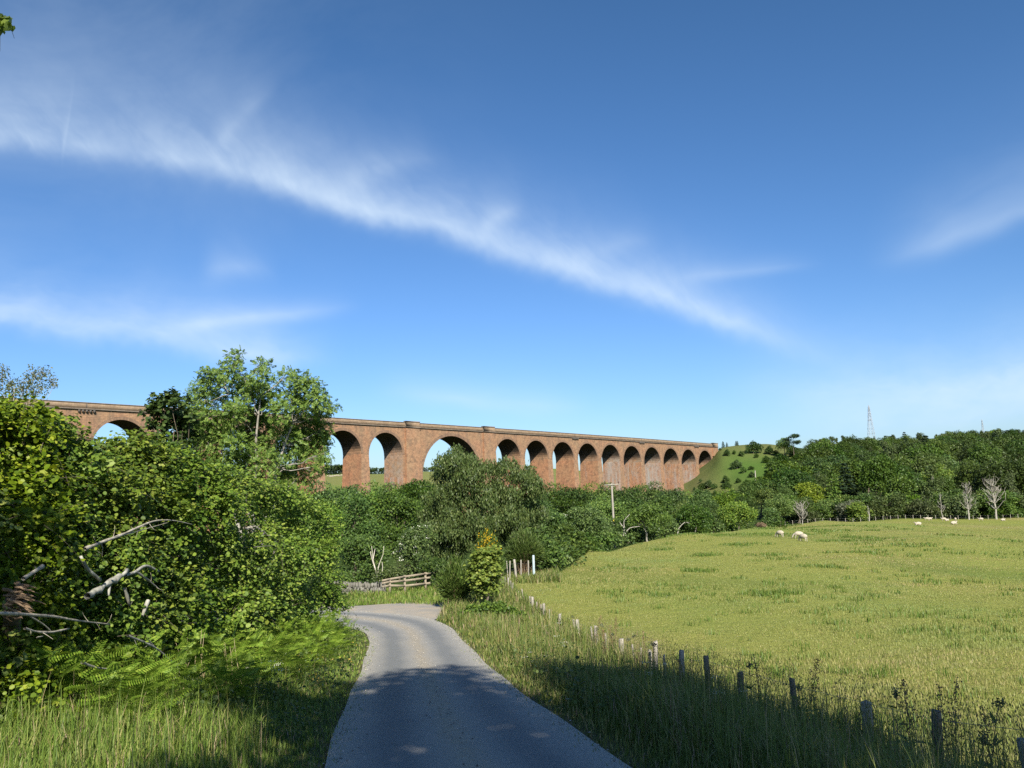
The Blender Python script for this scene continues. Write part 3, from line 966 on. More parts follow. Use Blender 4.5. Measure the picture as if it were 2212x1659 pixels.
# ------------------------------------------------------------------ fences, poles, wall, sheep, pylons
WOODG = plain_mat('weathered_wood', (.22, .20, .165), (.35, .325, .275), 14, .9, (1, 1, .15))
WOODD = plain_mat('shaded_wood', (.10, .088, .07), (.19, .165, .13), 14, .9, (1, 1, .15))  # darkened post wood, tree shade painted into its colour
WOODF = plain_mat('new_fence_wood', (.20, .165, .12), (.29, .245, .18), 10, .85, (1, .2, 1))
WIREM = plain_mat('wire', (.25, .25, .25), (.35, .34, .32), 9, .5, metal=.8)
BLUEP = plain_mat('faded_blue_paint', (.27, .36, .40), (.40, .47, .49), 12, .8, (1, 1, .3))


def post_mb(h, w, rng, lean=(0, 0), rnd=True):
    mb = MB(); n = 7; a = np.linspace(0, 2 * PI, n, endpoint=False) + rng.uniform(0, 1)
    rad = w / 2 * (1 + rng.normal(0, .09, n)); V = []
    for z, k in ((-.35, 1.0), (h * .5, .98), (h - .02, .93), (h, .78)):
        f = max(0, z / h)
        V += [(rad[q] * k * math.cos(a[q]) + lean[0] * f, rad[q] * k * math.sin(a[q]) + lean[1] * f, z + (rng.normal(0, .012) if z > h * .8 else 0)) for q in range(n)]
    F = [[r * n + q, r * n + (q + 1) % n, (r + 1) * n + (q + 1) % n, (r + 1) * n + q] for r in range(3) for q in range(n)]
    mb.add(V, F); mb.F.append(np.array([[3 * n, 3 * n + q, 3 * n + q + 1] for q in range(1, n - 1)])); mb.UV.append(np.zeros(((n - 2) * 3, 2)))
    return mb


def z7(X, Y): return ((2000 + X / 2.013) / 4032 * 2212, (2200 + Y / 2.013) / 4032 * 2212)
def z8(X, Y): return ((3000 + X / 2.0136) / 4032 * 2212, (2200 + Y / 2.0136) / 4032 * 2212)
def z4(X, Y): return ((1600 + X / 3.16) / 4032 * 2212, (2000 + Y / 3.16) / 4032 * 2212)


prng = np.random.default_rng(5)
fence = empty('roadside_fence', (FENCE(20), 20, g1(FENCE(20), 20)))
tag(fence, 'old wire fence of split wooden stakes and posts between lane and sheep field', 'fence')
fl = np.array(fence.location)
tops = [(z4(1157, 825), .06), (z4(1182, 800), .06), (z4(1228, 855), .06), (z4(1268, 865), .12), (z4(1298, 905), .06), (z4(1327, 930), .06), (z4(1395, 1040), .06), (z4(1437, 1010), .07),
        (z7(172, 298), .06), (z7(193, 300), .14), (z7(228, 343), .06), (z7(262, 362), .06), (z7(283, 355), .13), (z7(328, 400), .05), (z7(412, 435), .13), (z7(520, 480), .08),
        (z7(548, 483), .13), (z7(612, 580), .06), (z7(658, 540), .06), (z7(695, 532), .12), (z7(772, 590), .07), (z7(900, 632), .16), (z7(985, 680), .06), (z7(1053, 705), .06),
        (z7(1122, 722), .13), (z7(1170, 657), .12), (z7(1237, 768), .07), (z7(1375, 722), .13), (z7(1567, 765), .11), (z7(1842, 898), .12),
        (z8(235, 950), .10), (z8(825, 1130), .135), (z8(1385, 1207), .12), (z8(2085, 1440), .15)]
tops_xyz = []
for (px, py), w in tops:
    d = at(px, py, 1.0); tx = d[0]; Yp = 5.66 / (tx + .118)
    p = at(px, py, Yp); b = g1(p[0], p[1]); h = min(1.55, max(.75, p[2] - b)); b = p[2] - h
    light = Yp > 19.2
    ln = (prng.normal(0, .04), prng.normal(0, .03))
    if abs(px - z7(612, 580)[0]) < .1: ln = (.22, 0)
    m = WOODG if (light or w > .12) else WOODD  # thin stakes inside the tree shade take the darkened wood
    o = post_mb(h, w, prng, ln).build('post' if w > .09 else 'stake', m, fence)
    o.location = np.array([p[0] - ln[0], p[1] - ln[1], b]) - fl; tops_xyz.append((Yp, p[0], b, h))
for yb in (6.2, 4.6, 2.5):      # posts nearer than the frame's edge
    o = post_mb(1.2, .12, prng).build('post', WOODD, fence); o.location = np.array([FENCE(yb), yb, g1(FENCE(yb), yb)]) - fl
    tops_xyz.append((yb, FENCE(yb), g1(FENCE(yb), yb), 1.2))
tops_xyz.sort()
for fz in (.35, .62, .9):
    mb = MB(); pts = [np.array([x, y, b + h * fz]) - fl for y, x, b, h in tops_xyz[::2]]
    add_tube(mb, pts, .003, 4); mb.build('wire', WIREM, fence)

# the short return of stakes at the far corner, ending in a pale blue strainer post
f2 = empty('stake_fence', (.6, 59, g1(.6, 59))); tag(f2, 'short row of pale stakes ending in a faded blue post before brown gorse stems', 'fence')
f2l = np.array(f2.location); pts = []
for (X, Yt, Yb, w) in ((1258, 660, 870, .06), (1278, 660, 885, .09), (1362, 640, 878, .17), (1420, 648, 865, .09), (1513, 655, 855, .09), (1578, 590, 832, .185)):
    px, pt = z4(X, Yt); _, pb = z4(X, Yb)
    Yp = 58.5 + (X - 1258) / 320 * 2.2; p = at(px, pt, Yp); b = at(px, pb, Yp)
    h = p[2] - b[2]
    o = post_mb(h, w, prng, (prng.normal(0, .04), 0)).build('post' if w > .12 else 'stake', BLUEP if w > .18 else WOODG, f2)
    if w > .18: o['label'] = 'faded pale blue strainer post'
    gzz = g1(p[0], p[1]); o.location = np.array([p[0], p[1], b[2]]) - f2l; pts.append(np.array([p[0], p[1], b[2] + h * .8]) - f2l)
    if gzz < b[2] - .3: pass
for dz in (0, -.4):
    mb = MB(); add_tube(mb, [q + [0, 0, dz] for q in pts], .004, 4); mb.build('wire', WIREM, f2)

# post and rail fence beyond the junction
def z6(X, Y): return ((1100 + X / 1.898) / 4032 * 2212, (2150 + Y / 1.898) / 4032 * 2212)
RFY = 57.0
rf = empty('rail_fence', tuple(at(*z6(940, 310), RFY))); tag(rf, 'wooden three-rail fence on the grass verge across the road junction', 'fence'); rfl = np.array(rf.location)
rp = []
for X, Yt, Yb in ((826, 240, 305), (938, 218, 313), (1093, 196, 298), (1200, 180, 286)):
    Yp = RFY + (X - 938) / 155 * .9
    p = at(*z6(X, Yt), Yp); b = at(*z6(X, Yb), Yp); rp.append((p, b))
    mb = MB(); h = p[2] - b[2] + .5; box(mb, (0, 0, h / 2 - .5), (.14, .12, h), .1, .98)
    o = mb.build('post', WOODF, rf); o.location = b - rfl
for a, c_ in ((-1, 0), (0, 1), (1, 2), (2, 3)):
    for f in (.1, .42, .82):
        pa, ba = rp[a] if a >= 0 else (at(*z6(768, 252), RFY - .9), at(*z6(768, 315), RFY - .9))
        pc, bc = rp[c_]
        P = pa + (ba - pa) * f; Q = pc + (bc - pc) * f
        off = np.array([0, -.09, 0])
        mb = MB(); beam(mb, P + off - rfl, Q + off - rfl + np.array([-.01, 0, 0]), .035, .13); mb.build('rail', WOODF, rf)

# low mossy stone wall left of it
sw = MB(); wrng = np.random.default_rng(8)
pa, pb_ = at(*z6(330, 320), 55.5), at(*z6(800, 303), 56.3)
nL = 46
for row in range(3):
    for q in range(nL):
        f = (q + (.5 if row % 2 else 0) + wrng.uniform(-.15, .15)) / nL
        p = pa + (pb_ - pa) * f
        zb_ = min(g1(p[0], p[1]), p[2] - .1)
        box(sw, (p[0], p[1] + wrng.normal(0, .05), max(p[2] - .5, zb_) + row * .27), (np.linalg.norm(pb_ - pa) / nL * wrng.uniform(.8, 1.06), .45, .30 if row < 2 else wrng.uniform(.2, .42)), wrng.normal(0, .12), .86, jit=.03, rng=wrng)
WST = Mat('lichen_stone', .95, .1); n = WST.noise(WST.coord('Object'), 2.2, 6, .75); n2 = WST.noise(WST.coord('Object'), .8, 4)
WST.color(WST.mix((n2 * 2 - .8).clamp(), WST.ramp(n, [(.3, (.09, .087, .075)), (.55, (.18, .175, .155)), (.76, (.36, .36, .32))]), (.16, .15, .115))); WST.bump(n, .8, .05)
tag(sw.build('stone_wall', WST.m), 'low lichen-spotted stone wall behind the verge at the bend', 'wall')

# overhead line pole in the field and a second one on the slope
POLEM = plain_mat('pole_wood', (.24, .22, .185), (.34, .32, .275), 5, .9, (1, 1, .1))
YELT = plain_mat('yellow_band', (.75, .55, .04), (.85, .65, .08), 5, .6)
CERAM = plain_mat('brown_ceramic', (.05, .03, .025), (.09, .05, .04), 5, .3, spec=.5)


def z3(X, Y): return ((2000 + X / 2.212) / 4032 * 2212, (1600 + Y / 2.212) / 4032 * 2212)
pt, pb2 = at(*z3(903, 672), 108.), at(*z3(928, 1140), 108.)
po = empty('utility_pole', (pb2[0], pb2[1], g1(pb2[0], pb2[1]))); tag(po, 'weathered wooden power pole with short crossarm standing at the field edge', 'utility pole')
L = np.array([pt[0] - pb2[0], 0, pt[2] - po.location.z]); mb = MB()
add_tube(mb, [(-.3 * 0, 0, -.6), (0, 0, 0), L * .5, L * .97, L], [.16, .155, .135, .115, .11], 10); mb.build('pole', POLEM, po)
mb = MB(); beam(mb, L + np.array([-.98, -.15, -.18]), L + np.array([.98, -.15, -.12]), .10, .13); mb.build('crossarm', WOODG, po)
for dx_ in (-.88, .88):
    mb = MB(); add_tube(mb, [L + np.array([dx_, -.15, -.09 + z]) for z in (0, .05, .1, .18, .22, .3, .36)], [.03, .03, .07, .04, .08, .05, .02], 8); mb.build('insulator', CERAM, po)
mb = MB(); f = .40; add_tube(mb, [L * f, L * (f + .045)], [.155, .152], 10); mb.build('yellow_sign', YELT, po)
mb = MB(); f = .215; add_tube(mb, [L * f, L * (f + .025)], [.162, .161], 10); mb.build('yellow_sign', YELT, po)
def z44(X, Y): return ((2900 + X / 1.954) / 4032 * 2212, (1550 + Y / 1.954) / 4032 * 2212)
pt, pb2 = at(*z44(143, 592), 335.), at(*z44(151, 705), 335.)
mb = MB(); add_tube(mb, [(0, 0, min(-.5, g1(pb2[0], pb2[1]) - pb2[2] - .5)), (0, 0, 0), (pt[0] - pb2[0], 0, pt[2] - pb2[2])], [.2, .2, .16], 8)
o = mb.build('slope_pole', POLEM); o.location = pb2; tag(o, 'bare grey pole without crossarm on the bracken slope', 'utility pole')

# lattice pylons
STEEL = plain_mat('galvanised_steel', (.34, .36, .38), (.44, .46, .48), 1, .6, metal=.3)
def pylon(name, base, H, W0, label, thick=.16, rz=.7):
    e = empty(name, base, rz); tag(e, label, 'pylon', None)
    lv = np.array([0, .16, .3, .42, .53, .63, .72, .80, .88, .95]) * H
    wd = lambda z: W0 * (1 - z / H) ** 1.0 * .5 + .45
    corner = lambda q, z: np.array([(1, 1), (-1, 1), (-1, -1), (1, -1)][q % 4] + (0,), float) * wd(z) + np.array([0, 0, z])
    for q in range(4):
        mb = MB(); add_tube(mb, [corner(q, z) for z in lv] + [np.array([0, 0, H])], thick, 4); mb.build('leg', STEEL, e)
        mb = MB()
        for i in range(len(lv) - 1):
            add_tube(mb, [corner(q, lv[i]), corner(q + 1, lv[i + 1])], thick * .55, 3); add_tube(mb, [corner(q + 1, lv[i]), corner(q, lv[i + 1])], thick * .55, 3)
            add_tube(mb, [corner(q, lv[i + 1]), corner(q + 1, lv[i + 1])], thick * .55, 3)
        mb.build('bracing', STEEL, e)
    for f, l in ((.62, 3.4), (.75, 4.2), (.88, 3.0)):
        mb = MB(); z = H * f
        for sg in (-1, 1):
            for yy_ in (-1, 1):
                add_tube(mb, [(sg * wd(z), yy_ * wd(z), z), (sg * (wd(z) + l), 0, z + .2)], thick * .6, 3)
                add_tube(mb, [(sg * wd(z + 2), yy_ * wd(z + 2), z + 2.2), (sg * (wd(z) + l), 0, z + .2)], thick * .6, 3)
        mb.build('arm', STEEL, e)
    return e
pt = at(1876, 873, 1150.); gzp = g1(at(1882, 950, 1150.)[0], 1150.)
pylon('pylon', (at(1883, 950, 1150.)[0], 1150., gzp - 1), pt[2] - gzp, 8.5, 'tall grey lattice pylon rising behind the wooded ridge', .2, 1.56)
pt = at(2117, 905, 2450.); gzp = g1(pt[0], 2450.)
pylon('pylon', (pt[0] + 5, 2450., gzp - 1), pt[2] - gzp, 6, 'faint distant pylon barely showing above the plantation', .24, 1.5)

# ------------------------------------------------------------------ sheep
WOOL = Mat('wool', .95, .1); n = WOOL.noise(WOOL.coord('Object'), 9, 4, .7); WOOL.color(WOOL.ramp(n, [(.3, (.32, .28, .21)), (.7, (.46, .41, .32))])); WOOL.bump(n, .8, .04); WOOL = WOOL.m
SKIN = plain_mat('sheep_skin', (.30, .26, .21), (.44, .39, .32), 8, .8)


def blob(mb, c, R, rng, bump=.0, rot=0, n=10, m=16):
    th_ = np.linspace(0, PI, n + 1); ph = np.linspace(0, 2 * PI, m, endpoint=False)
    V = np.array([[math.sin(t) * math.cos(p), math.sin(t) * math.sin(p), math.cos(t)] for t in th_ for p in ph]) * (1 + rng.normal(0, bump, ((n + 1) * m, 1)))
    V = V * np.array(R); cz, sz = math.cos(rot), math.sin(rot)
    V = V @ np.array([[cz, 0, -sz], [0, 1, 0], [sz, 0, cz]]) + np.array(c)
    F = [[i * m + j, (i + 1) * m + j, (i + 1) * m + (j + 1) % m, i * m + (j + 1) % m] for i in range(n) for j in range(m)]
    mb.add(V, F)


def skin_mesh(name, verts, edges, rads, mat, parent=None, lv=1):
    """one continuous surface grown round a skeleton, baked to plain mesh data"""
    me = bpy.data.meshes.new(name); me.from_pydata([tuple(v) for v in verts], edges, [])
    o = bpy.data.objects.new(name, me); COL.objects.link(o)
    o.modifiers.new('skin', 'SKIN'); ss = o.modifiers.new('sub', 'SUBSURF'); ss.levels = lv; ss.render_levels = lv
    for i, r in enumerate(rads):
        me.skin_vertices[0].data[i].radius = (r, r)
    me.skin_vertices[0].data[0].use_root = True
    dg = bpy.context.evaluated_depsgraph_get(); dg.update()
    m2 = bpy.data.meshes.new_from_object(o.evaluated_get(dg)); m2.name = name
    bpy.data.objects.remove(o)
    for p in m2.polygons: p.use_smooth = True
    m2.materials.clear(); m2.materials.append(mat)
    o = bpy.data.objects.new(name, m2); COL.objects.link(o)
    if parent: o.parent = parent
    return o


def make_sheep(pose, label):
    e = empty('sheep'); tag(e, label, 'sheep'); r = np.random.default_rng(3)
    up = .0 if pose == 'lie' else 1.0
    zb_ = .60 if up else .30
    nk = {'graze': [(.48, 0, zb_ + .02), (.66, 0, .40), (.74, 0, .20), (.80, 0, .06)], 'stand': [(.48, 0, zb_ + .08), (.62, 0, .82), (.72, 0, .90), (.90, 0, .82)],
          'lie': [(.46, 0, zb_ + .08), (.58, 0, .52), (.66, 0, .60), (.84, 0, .54)]}[pose]
    V = [(-.1, 0, zb_), (-.45, 0, zb_ + .03), (.3, 0, zb_)] + nk; R = [.22, .19, .21, .14, .095, .085, .045]
    Ed = [(0, 1), (0, 2), (2, 3), (3, 4), (4, 5), (5, 6)]
    for x, sy in ((-.42, .13), (-.42, -.13), (.30, .12), (.30, -.12)):
        b = len(V); par = 1 if x < 0 else 2
        if up:
            k = .06 if x > 0 else -.05
            V += [(x, sy, .42), (x + k * .5, sy, .24), (x + k, sy, .02)]; R += [.075, .04, .032]
        else:
            V += [(x + .05, sy * 1.7, .18), (x + .28, sy * 1.8, .08), (x + .12, sy * 1.8, .05)]; R += [.07, .045, .035]
        Ed += [(par, b), (b, b + 1), (b + 1, b + 2)]
    skin_mesh('body', V, Ed, R, SKIN, e)
    mb = MB(); blob(mb, (-.08, 0, zb_ + .04), (.56, .29, .30), r, .035); 
    mb.build('fleece', WOOL, e, smooth=True)
    mb = MB(); h = np.array(nk[2])
    for sy in (-1, 1):
        leaves(mb, h[None] + np.array([[0, sy * .07, .04]]), np.array([[-.1, sy * 1.0, -.2]]), np.array([[0, 0, 1.0]]), .15, T_KITE)
    mb.build('ears', SKIN, e)
    return e


def z5(X, Y): return ((3000 + X / 5.53) / 4032 * 2212, (2000 + Y / 5.53) / 4032 * 2212)
def put(o, px, rz, sc=1.0):
    p = ground_hit(*px, 20, 215); o.location = p; o.rotation_euler.z = rz; o.scale = (sc,) * 3; return p
shp = make_sheep('graze', 'white sheep grazing apart from the near pair, rump towards the lane')
put(shp, z5(395, 640), math.radians(125), .85)
FAR_LAB = 'tiny white sheep by the far field fence below the wood'
s2 = copy_tree(shp, (0, 0, 0), 0, label='white sheep grazing head down, upper one of the close pair'); put(s2, z5(795, 665), math.radians(160), .85)
s3 = copy_tree(shp, (0, 0, 0), 0, label='white sheep grazing in front of another, lower one of the close pair'); put(s3, z5(905, 728), math.radians(120), .85)
sl = make_sheep('lie', 'white sheep lying alone in the open field, nearer the wood corner'); put(sl, z44(1398, 1012), math.radians(175), .95)
s5 = copy_tree(sl, (0, 0, 0), 0, label='white sheep lying alone in the open field, farther right of the pair'); put(s5, z44(1673, 1006), math.radians(10), 1.0)
st = make_sheep('stand', FAR_LAB); st['group'] = 'sheep along the far fence'
first = True
for X, Yy, rz in ((1465, 978, 2.8), (1492, 977, .3), (1595, 975, 2.9), (1618, 974, .2), (1685, 974, 1.0), (1880, 972, 2.6), (2050, 972, .1)):
    o = st if first else copy_tree(sl if rz < .25 else st, (0, 0, 0), 0, label=FAR_LAB, group='sheep along the far fence'); first = False
    p = z44(X, Yy); d = at(*p, 178.); o.location = (d[0], 178., g1(d[0], 178.)); o.rotation_euler.z = rz; o.scale = (.78,) * 3
# flock on the pasture far beyond the viaduct
fr = np.random.default_rng(4)
for q in range(16):
    X = 415 + q * 8.7 + fr.uniform(-3, 3); Yq = 833 + fr.uniform(-6, 6) - (q > 8) * 3
    p = ((1100 + X / 2.212) / 4032 * 2212, (1500 + Yq / 2.212) / 4032 * 2212)
    h = ground_hit(*p, 480, 900)
    copy_tree(st if q % 3 else shp, h, fr.uniform(0, 6), (2.0,) * 3 if False else (1.35,) * 3, 'speck of a white sheep on the pasture seen under the nearest tall arch', 'flock on the pasture beyond the viaduct')

# fence along the far side of the field
ff = empty('field_fence', (90, 186, g1(90, 186))); tag(ff, 'thin line of pale fence posts along the far edge of the field below the wood', 'fence'); ffl = np.array(ff.location)
xs = np.arange(46, 132, 1.7); yl = lambda x: 185 + x * .03
pm = post_mb(.9, .10, prng).mesh('post', WOODG)
for x in xs:
    o = bpy.data.objects.new('post', pm); COL.objects.link(o); o.parent = ff; o.location = np.array([x, yl(x), g1(x, yl(x))]) - ffl
for dz in (.4, .8):
    mb = MB(); add_tube(mb, [np.array([x, yl(x), g1(x, yl(x)) + dz]) - ffl for x in xs], .006, 3); mb.build('wire', WIREM, ff)

# ------------------------------------------------------------------ vegetation
L_HAZEL = leaf_mat('hazel_leaf', [(0, (.052, .092, .012)), (.45, (.112, .178, .020)), (.82, (.185, .250, .030)), (1, (.27, .315, .05))], .32, .08)
L_ASH = leaf_mat('ash_leaf', [(0, (0.064, 0.122, 0.023)), (.6, (0.122, 0.200, 0.031)), (1, (0.232, 0.302, 0.052))], .36, .08)
L_DARK = leaf_mat('dark_leaf', [(0, (0.026, 0.055, 0.012)), (.6, (0.048, 0.095, 0.015)), (1, (0.085, 0.133, 0.024))], .25, .12)
L_ALDER = leaf_mat('alder_leaf', [(0, (0.039, 0.073, 0.017)), (.6, (0.071, 0.127, 0.024)), (1, (0.133, 0.197, 0.035))], .30, .16)
L_WILLOW = leaf_mat('willow_leaf', [(0, (0.046, 0.070, 0.024)), (.6, (0.080, 0.116, 0.036)), (1, (0.140, 0.169, 0.061))], .28, .08)
L_BRIGHT = leaf_mat('fresh_leaf', [(0, (0.077, 0.132, 0.011)), (.5, (0.143, 0.209, 0.017)), (1, (0.242, 0.297, 0.033))], .36, .06)
L_BIRCH = leaf_mat('birch_leaf', [(0, (.06, .08, .03)), (.6, (.10, .12, .045)), (1, (.16, .17, .07))], .3, .10)
L_OAK = leaf_mat('oak_leaf', [(0, (.038, .066, .014)), (.6, (.054, .088, .017)), (1, (.076, .112, .022))], .26, .30)
L_GREY = leaf_mat('grey_leaf', [(0, (.07, .085, .045)), (.6, (.11, .13, .07)), (1, (.17, .19, .11))], .25, .10)
L_CONIFER = leaf_mat('conifer_needle', [(0, (.014, .030, .014)), (.6, (.025, .048, .02)), (1, (.045, .07, .03))], .12, .15)
L_BROOM = leaf_mat('broom_green', [(0, (0.039, 0.072, 0.018)), (.6, (0.066, 0.110, 0.024)), (1, (0.110, 0.154, 0.039))], .2, .08)
L_PLANT = leaf_mat('plantation_green', [(0, (0.045, 0.075, 0.015)), (.6, (0.075, 0.115, 0.022)), (1, (0.110, 0.150, 0.035))], .2, .2)
FLOWER = leaf_mat('broom_flower', [(0, (.40, .27, .012)), (.6, (.54, .39, .02)), (1, (.62, .48, .05))], .25, .03, tint=(1, .9, .5))
BLOSSOM = leaf_mat('white_blossom', [(0, (.62, .62, .48)), (1, (.80, .80, .68))], .3, .03, tint=(1, 1, .9))
BARK = bark_mat('bark', (.07, .055, .04), (.16, .135, .10))
BARKG = bark_mat('grey_bark', (.16, .15, .125), (.33, .31, .27))
BARKW = bark_mat('bleached_wood', (.34, .31, .25), (.56, .52, .44), 9)
BARKD = bark_mat('grey_deadwood', (.20, .185, .155), (.36, .34, .295), 9)
BROWN = bark_mat('brown_stem', (.11, .075, .045), (.22, .16, .10), 12)


def lob(x, y, Y, r, dj=0.0, flat=1.0):
    p = at(x, y, Y + dj); R = r * K * Y / FPX
    return (p, np.array([R, R, R * flat]))


def rec(root, o): return o


def plant(name, label, cat, base, parts, group=None):
    """an Empty at the plant's base with its parts (name, MB, material)"""
    e = empty(name, base); tag(e, label, cat, group)
    b = np.array(base)
    for nm, mb, m in parts:
        mb.V = [v - b for v in mb.V]
        mb.build(nm, m, e)
    return e


def base_at(x, Y, dz=-.1):
    p = at(x, 1100, Y); return np.array([p[0], Y, g1(p[0], Y) + dz])


# ---- hazel hedge on the left bank
TOPX = [-420, -60, 0, 60, 130, 172, 215, 250, 300, 340, 420, 500, 560, 620, 680, 700, 718, 730]
TOPY = [800, 870, 868, 872, 905, 955, 985, 950, 940, 955, 985, 1012, 1030, 1045, 1085, 1100, 1150, 1240]


def hedge_Y(x):
    d = at(x, 1100, 1.0); return float(np.clip(6.9 / max(.05, -d[0]), 8.8, 31.5))


hr = np.random.default_rng(21)
HB = [(-330, -60, 'hazel bush at the near end of the left bank hedge beyond broken grey branches', .3), (-60, 85, 'tall hazel bush rising behind the rotten orange stump on the left bank', 1), (85, 215, 'hazel bush with a long bare arched branch across its face', 1),
      (215, 335, 'hazel bush below the only visible arch left of the ash tree', 1), (335, 455, 'hazel bush in front of the dark round sycamore', 1), (455, 585, 'hazel bush in front of the ash tree trunks', 1), (585, 715, 'hazel bush closing the hedge where the lane bends, deep shade at its foot', 1)]
for x0, x1, label, dens in HB:
    lobes = []; n = 40
    for q in range(n):
        x = hr.uniform(x0 - 6, x1 + 4); Y = hedge_Y(x); zt_ = at(x, np.interp(x, TOPX, TOPY), Y)[2]
        lay = hr.choice([0, 0, 0, 1.1, 2.0]); p = at(x, 1000, Y + lay)
        zg = g1(p[0], p[1]); r = hr.uniform(.36, .66)
        f = hr.random() ** 1.1
        z = zg + .25 + f * max(.2, zt_ - zg - .25 - r * .75)
        xo = hr.normal(0, .22) + (.22 if f < .3 else -.05 if f > .7 else .15)
        lobes.append((np.array([p[0] + xo, p[1], z]), np.array([r, r, r * .9])))
    for q in range(9):           # skyline lobes that keep the traced height
        x = x0 + (x1 - x0) * (q + .5) / 9; Y = hedge_Y(x) + .5; r = hr.uniform(.28, .5)
        p = at(x, np.interp(x, TOPX, TOPY), Y); lobes.append((p - [0, 0, r * .85], np.array([r, r, r])))
    fo, tw = MB(), MB()
    Ym = hedge_Y((x0 + x1) / 2)
    sprays(hr, fo, tw, lobes, int((3300 if x1 < 220 else 2600) * dens), .068 if x1 < 220 else .078, T_HAZEL, per=8, length=.55, fill=.45, twig_every=7)
    foliage(hr, [(l[0], l[1] * .8) for l in lobes], int(2600 * dens), .11, T_HAZEL, fill=.9, mb=fo)
    bx = base_at((x0 + x1) / 2, Ym + .8)
    for q in range(6):
        l = lobes[hr.integers(len(lobes))][0]; s = bx + np.array([hr.normal(0, .5) - 1.0, hr.normal(0, .5) + .6, 0]); s[2] = g1(s[0], s[1]) - .1
        add_tube(tw, bez(s, l, [0, 0, .5], 7, hr, .05), np.linspace(.04, .01, 7), 5)
    plant('hazel_bush', label, 'bush', bx, [('foliage', fo, L_HAZEL), ('stem', tw, BARK)])

# ---- bare and broken branches lying through the hedge
DEADM = bark_mat('lichened_branch', (.15, .145, .115), (.43, .42, .36), 11)
BARKP = bark_mat('pale_branch', (.20, .18, .14), (.46, .42, .34), 12)
ROT = bark_mat('rotten_wood', (.12, .08, .05), (.29, .205, .13), 18)


def z55(X, Y): return (X / 1.62 / 4032 * 2212, (2000 + Y / 1.62) / 4032 * 2212)
def dead(name, label, pts, r0, r1, mat, subs=(), off=-.75, lump=.0):
    W_ = []
    for X, Yy in pts:
        x, y = z55(X, Yy); Yp = hedge_Y(x) * (.86 + (off + .75) * .09); W_.append(at(x, y, Yp))
    W_ = np.array(W_); r0, r1 = r0 * .72, r1 * .72
    c = catmull(W_, .09) if len(W_) > 2 else np.linspace(W_[0], W_[1], 8)
    if lump: c = c + hr.normal(0, lump, c.shape)
    mb = MB(); rad = np.linspace(r0, r1, len(c)) * (1 + hr.normal(0, .16 + lump * 9, len(c))); add_tube(mb, c, rad, 7)
    parts = [('wood', mb, mat)]
    for q in range(int(len(c) * .22)):
        k = hr.integers(1, len(c)); e = c[k] + rdir(hr, 1)[0] * hr.uniform(.05, .22); add_tube(mb, bez(c[k], e, rdir(hr, 1)[0] * .03, 4), np.linspace(.006, .002, 4), 3)
    for sp in subs:
        Q = np.array([at(*z55(X, Yy), hedge_Y(z55(X, Yy)[0]) * (.86 + (off + .75) * .09)) for X, Yy in sp]); m2 = MB()
        cc = catmull(Q, .08) if len(Q) > 2 else np.linspace(Q[0], Q[1], 6)
        add_tube(m2, cc, np.linspace(r0 * .5, r1 * .6, len(cc)), 6); parts.append(('side_branch', m2, mat))
    return plant(name, label, 'branch', W_[0], parts)


dead('dead_branch', 'long bare branch arching over dark gap in hazel hedge', [(540, 262), (640, 222), (760, 178), (880, 125), (985, 84), (1100, 80), (1230, 106)], .034, .008, BARKP, [[(760, 180), (900, 142), (1075, 92)], [(640, 220), (655, 260), (650, 310)]])
dead('dead_branch', 'thick lichen-crusted broken branch pointing up right in the hedge', [(552, 562), (630, 520), (715, 470), (810, 402)], .068, .05, DEADM, [[(800, 430), (860, 410), (930, 370), (1010, 405)], [(700, 490), (690, 560)], [(640, 460), (560, 390), (515, 310)]], lump=.012)
dead('dead_branch', 'short pale bare stick leaning down right from lichened branch', [(862, 402), (930, 450), (1012, 515)], .028, .016, BARKP)
dead('dead_branch', 'short snapped pale stub of branch near left photo edge', [(148, 452), (205, 415), (272, 372)], .036, .03, BARKP)
dead('fallen_branch', 'long fallen white branch lying level under the orange stump', [(-40, 672), (100, 676), (230, 684), (350, 694), (470, 715), (630, 735), (700, 742)], .03, .014, BARKP, [[(190, 690), (280, 745), (340, 800)]])
dead('fallen_branch', 'thin grey branch slanting down through bracken to the grass', [(815, 815), (930, 862), (1010, 905), (1060, 950), (1130, 1010), (1215, 1068)], .028, .01, DEADM, [[(950, 845), (1010, 912)]], off=-1.3)
dead('fallen_branch', 'short pale stick lying low among bracken fronds', [(525, 985), (600, 1015), (705, 1030)], .024, .012, BARKP, off=-1.6)
dead('fallen_branch', 'pair of pale sticks crossed above bracken at left', [(158, 768), (240, 790), (330, 792), (440, 770)], .022, .012, BARKP, [[(235, 825), (275, 818)]], off=-1.1)
dead('dead_stub', 'lichened upright stub in the dark hedge gap, taller of two', [(795, 515), (810, 560), (826, 622)], .04, .03, DEADM)
dead('dead_stub', 'lichened leaning stub beside bracken, shorter of two', [(945, 592), (925, 640), (908, 692)], .045, .03, DEADM)
dead('dead_twig', 'white lichened twigs hanging in upper right of hazel hedge', [(1560, 140), (1620, 120), (1720, 175)], .03, .012, BARKP, [[(1620, 250), (1740, 240)], [(1600, 150), (1660, 105)]], lump=.02)
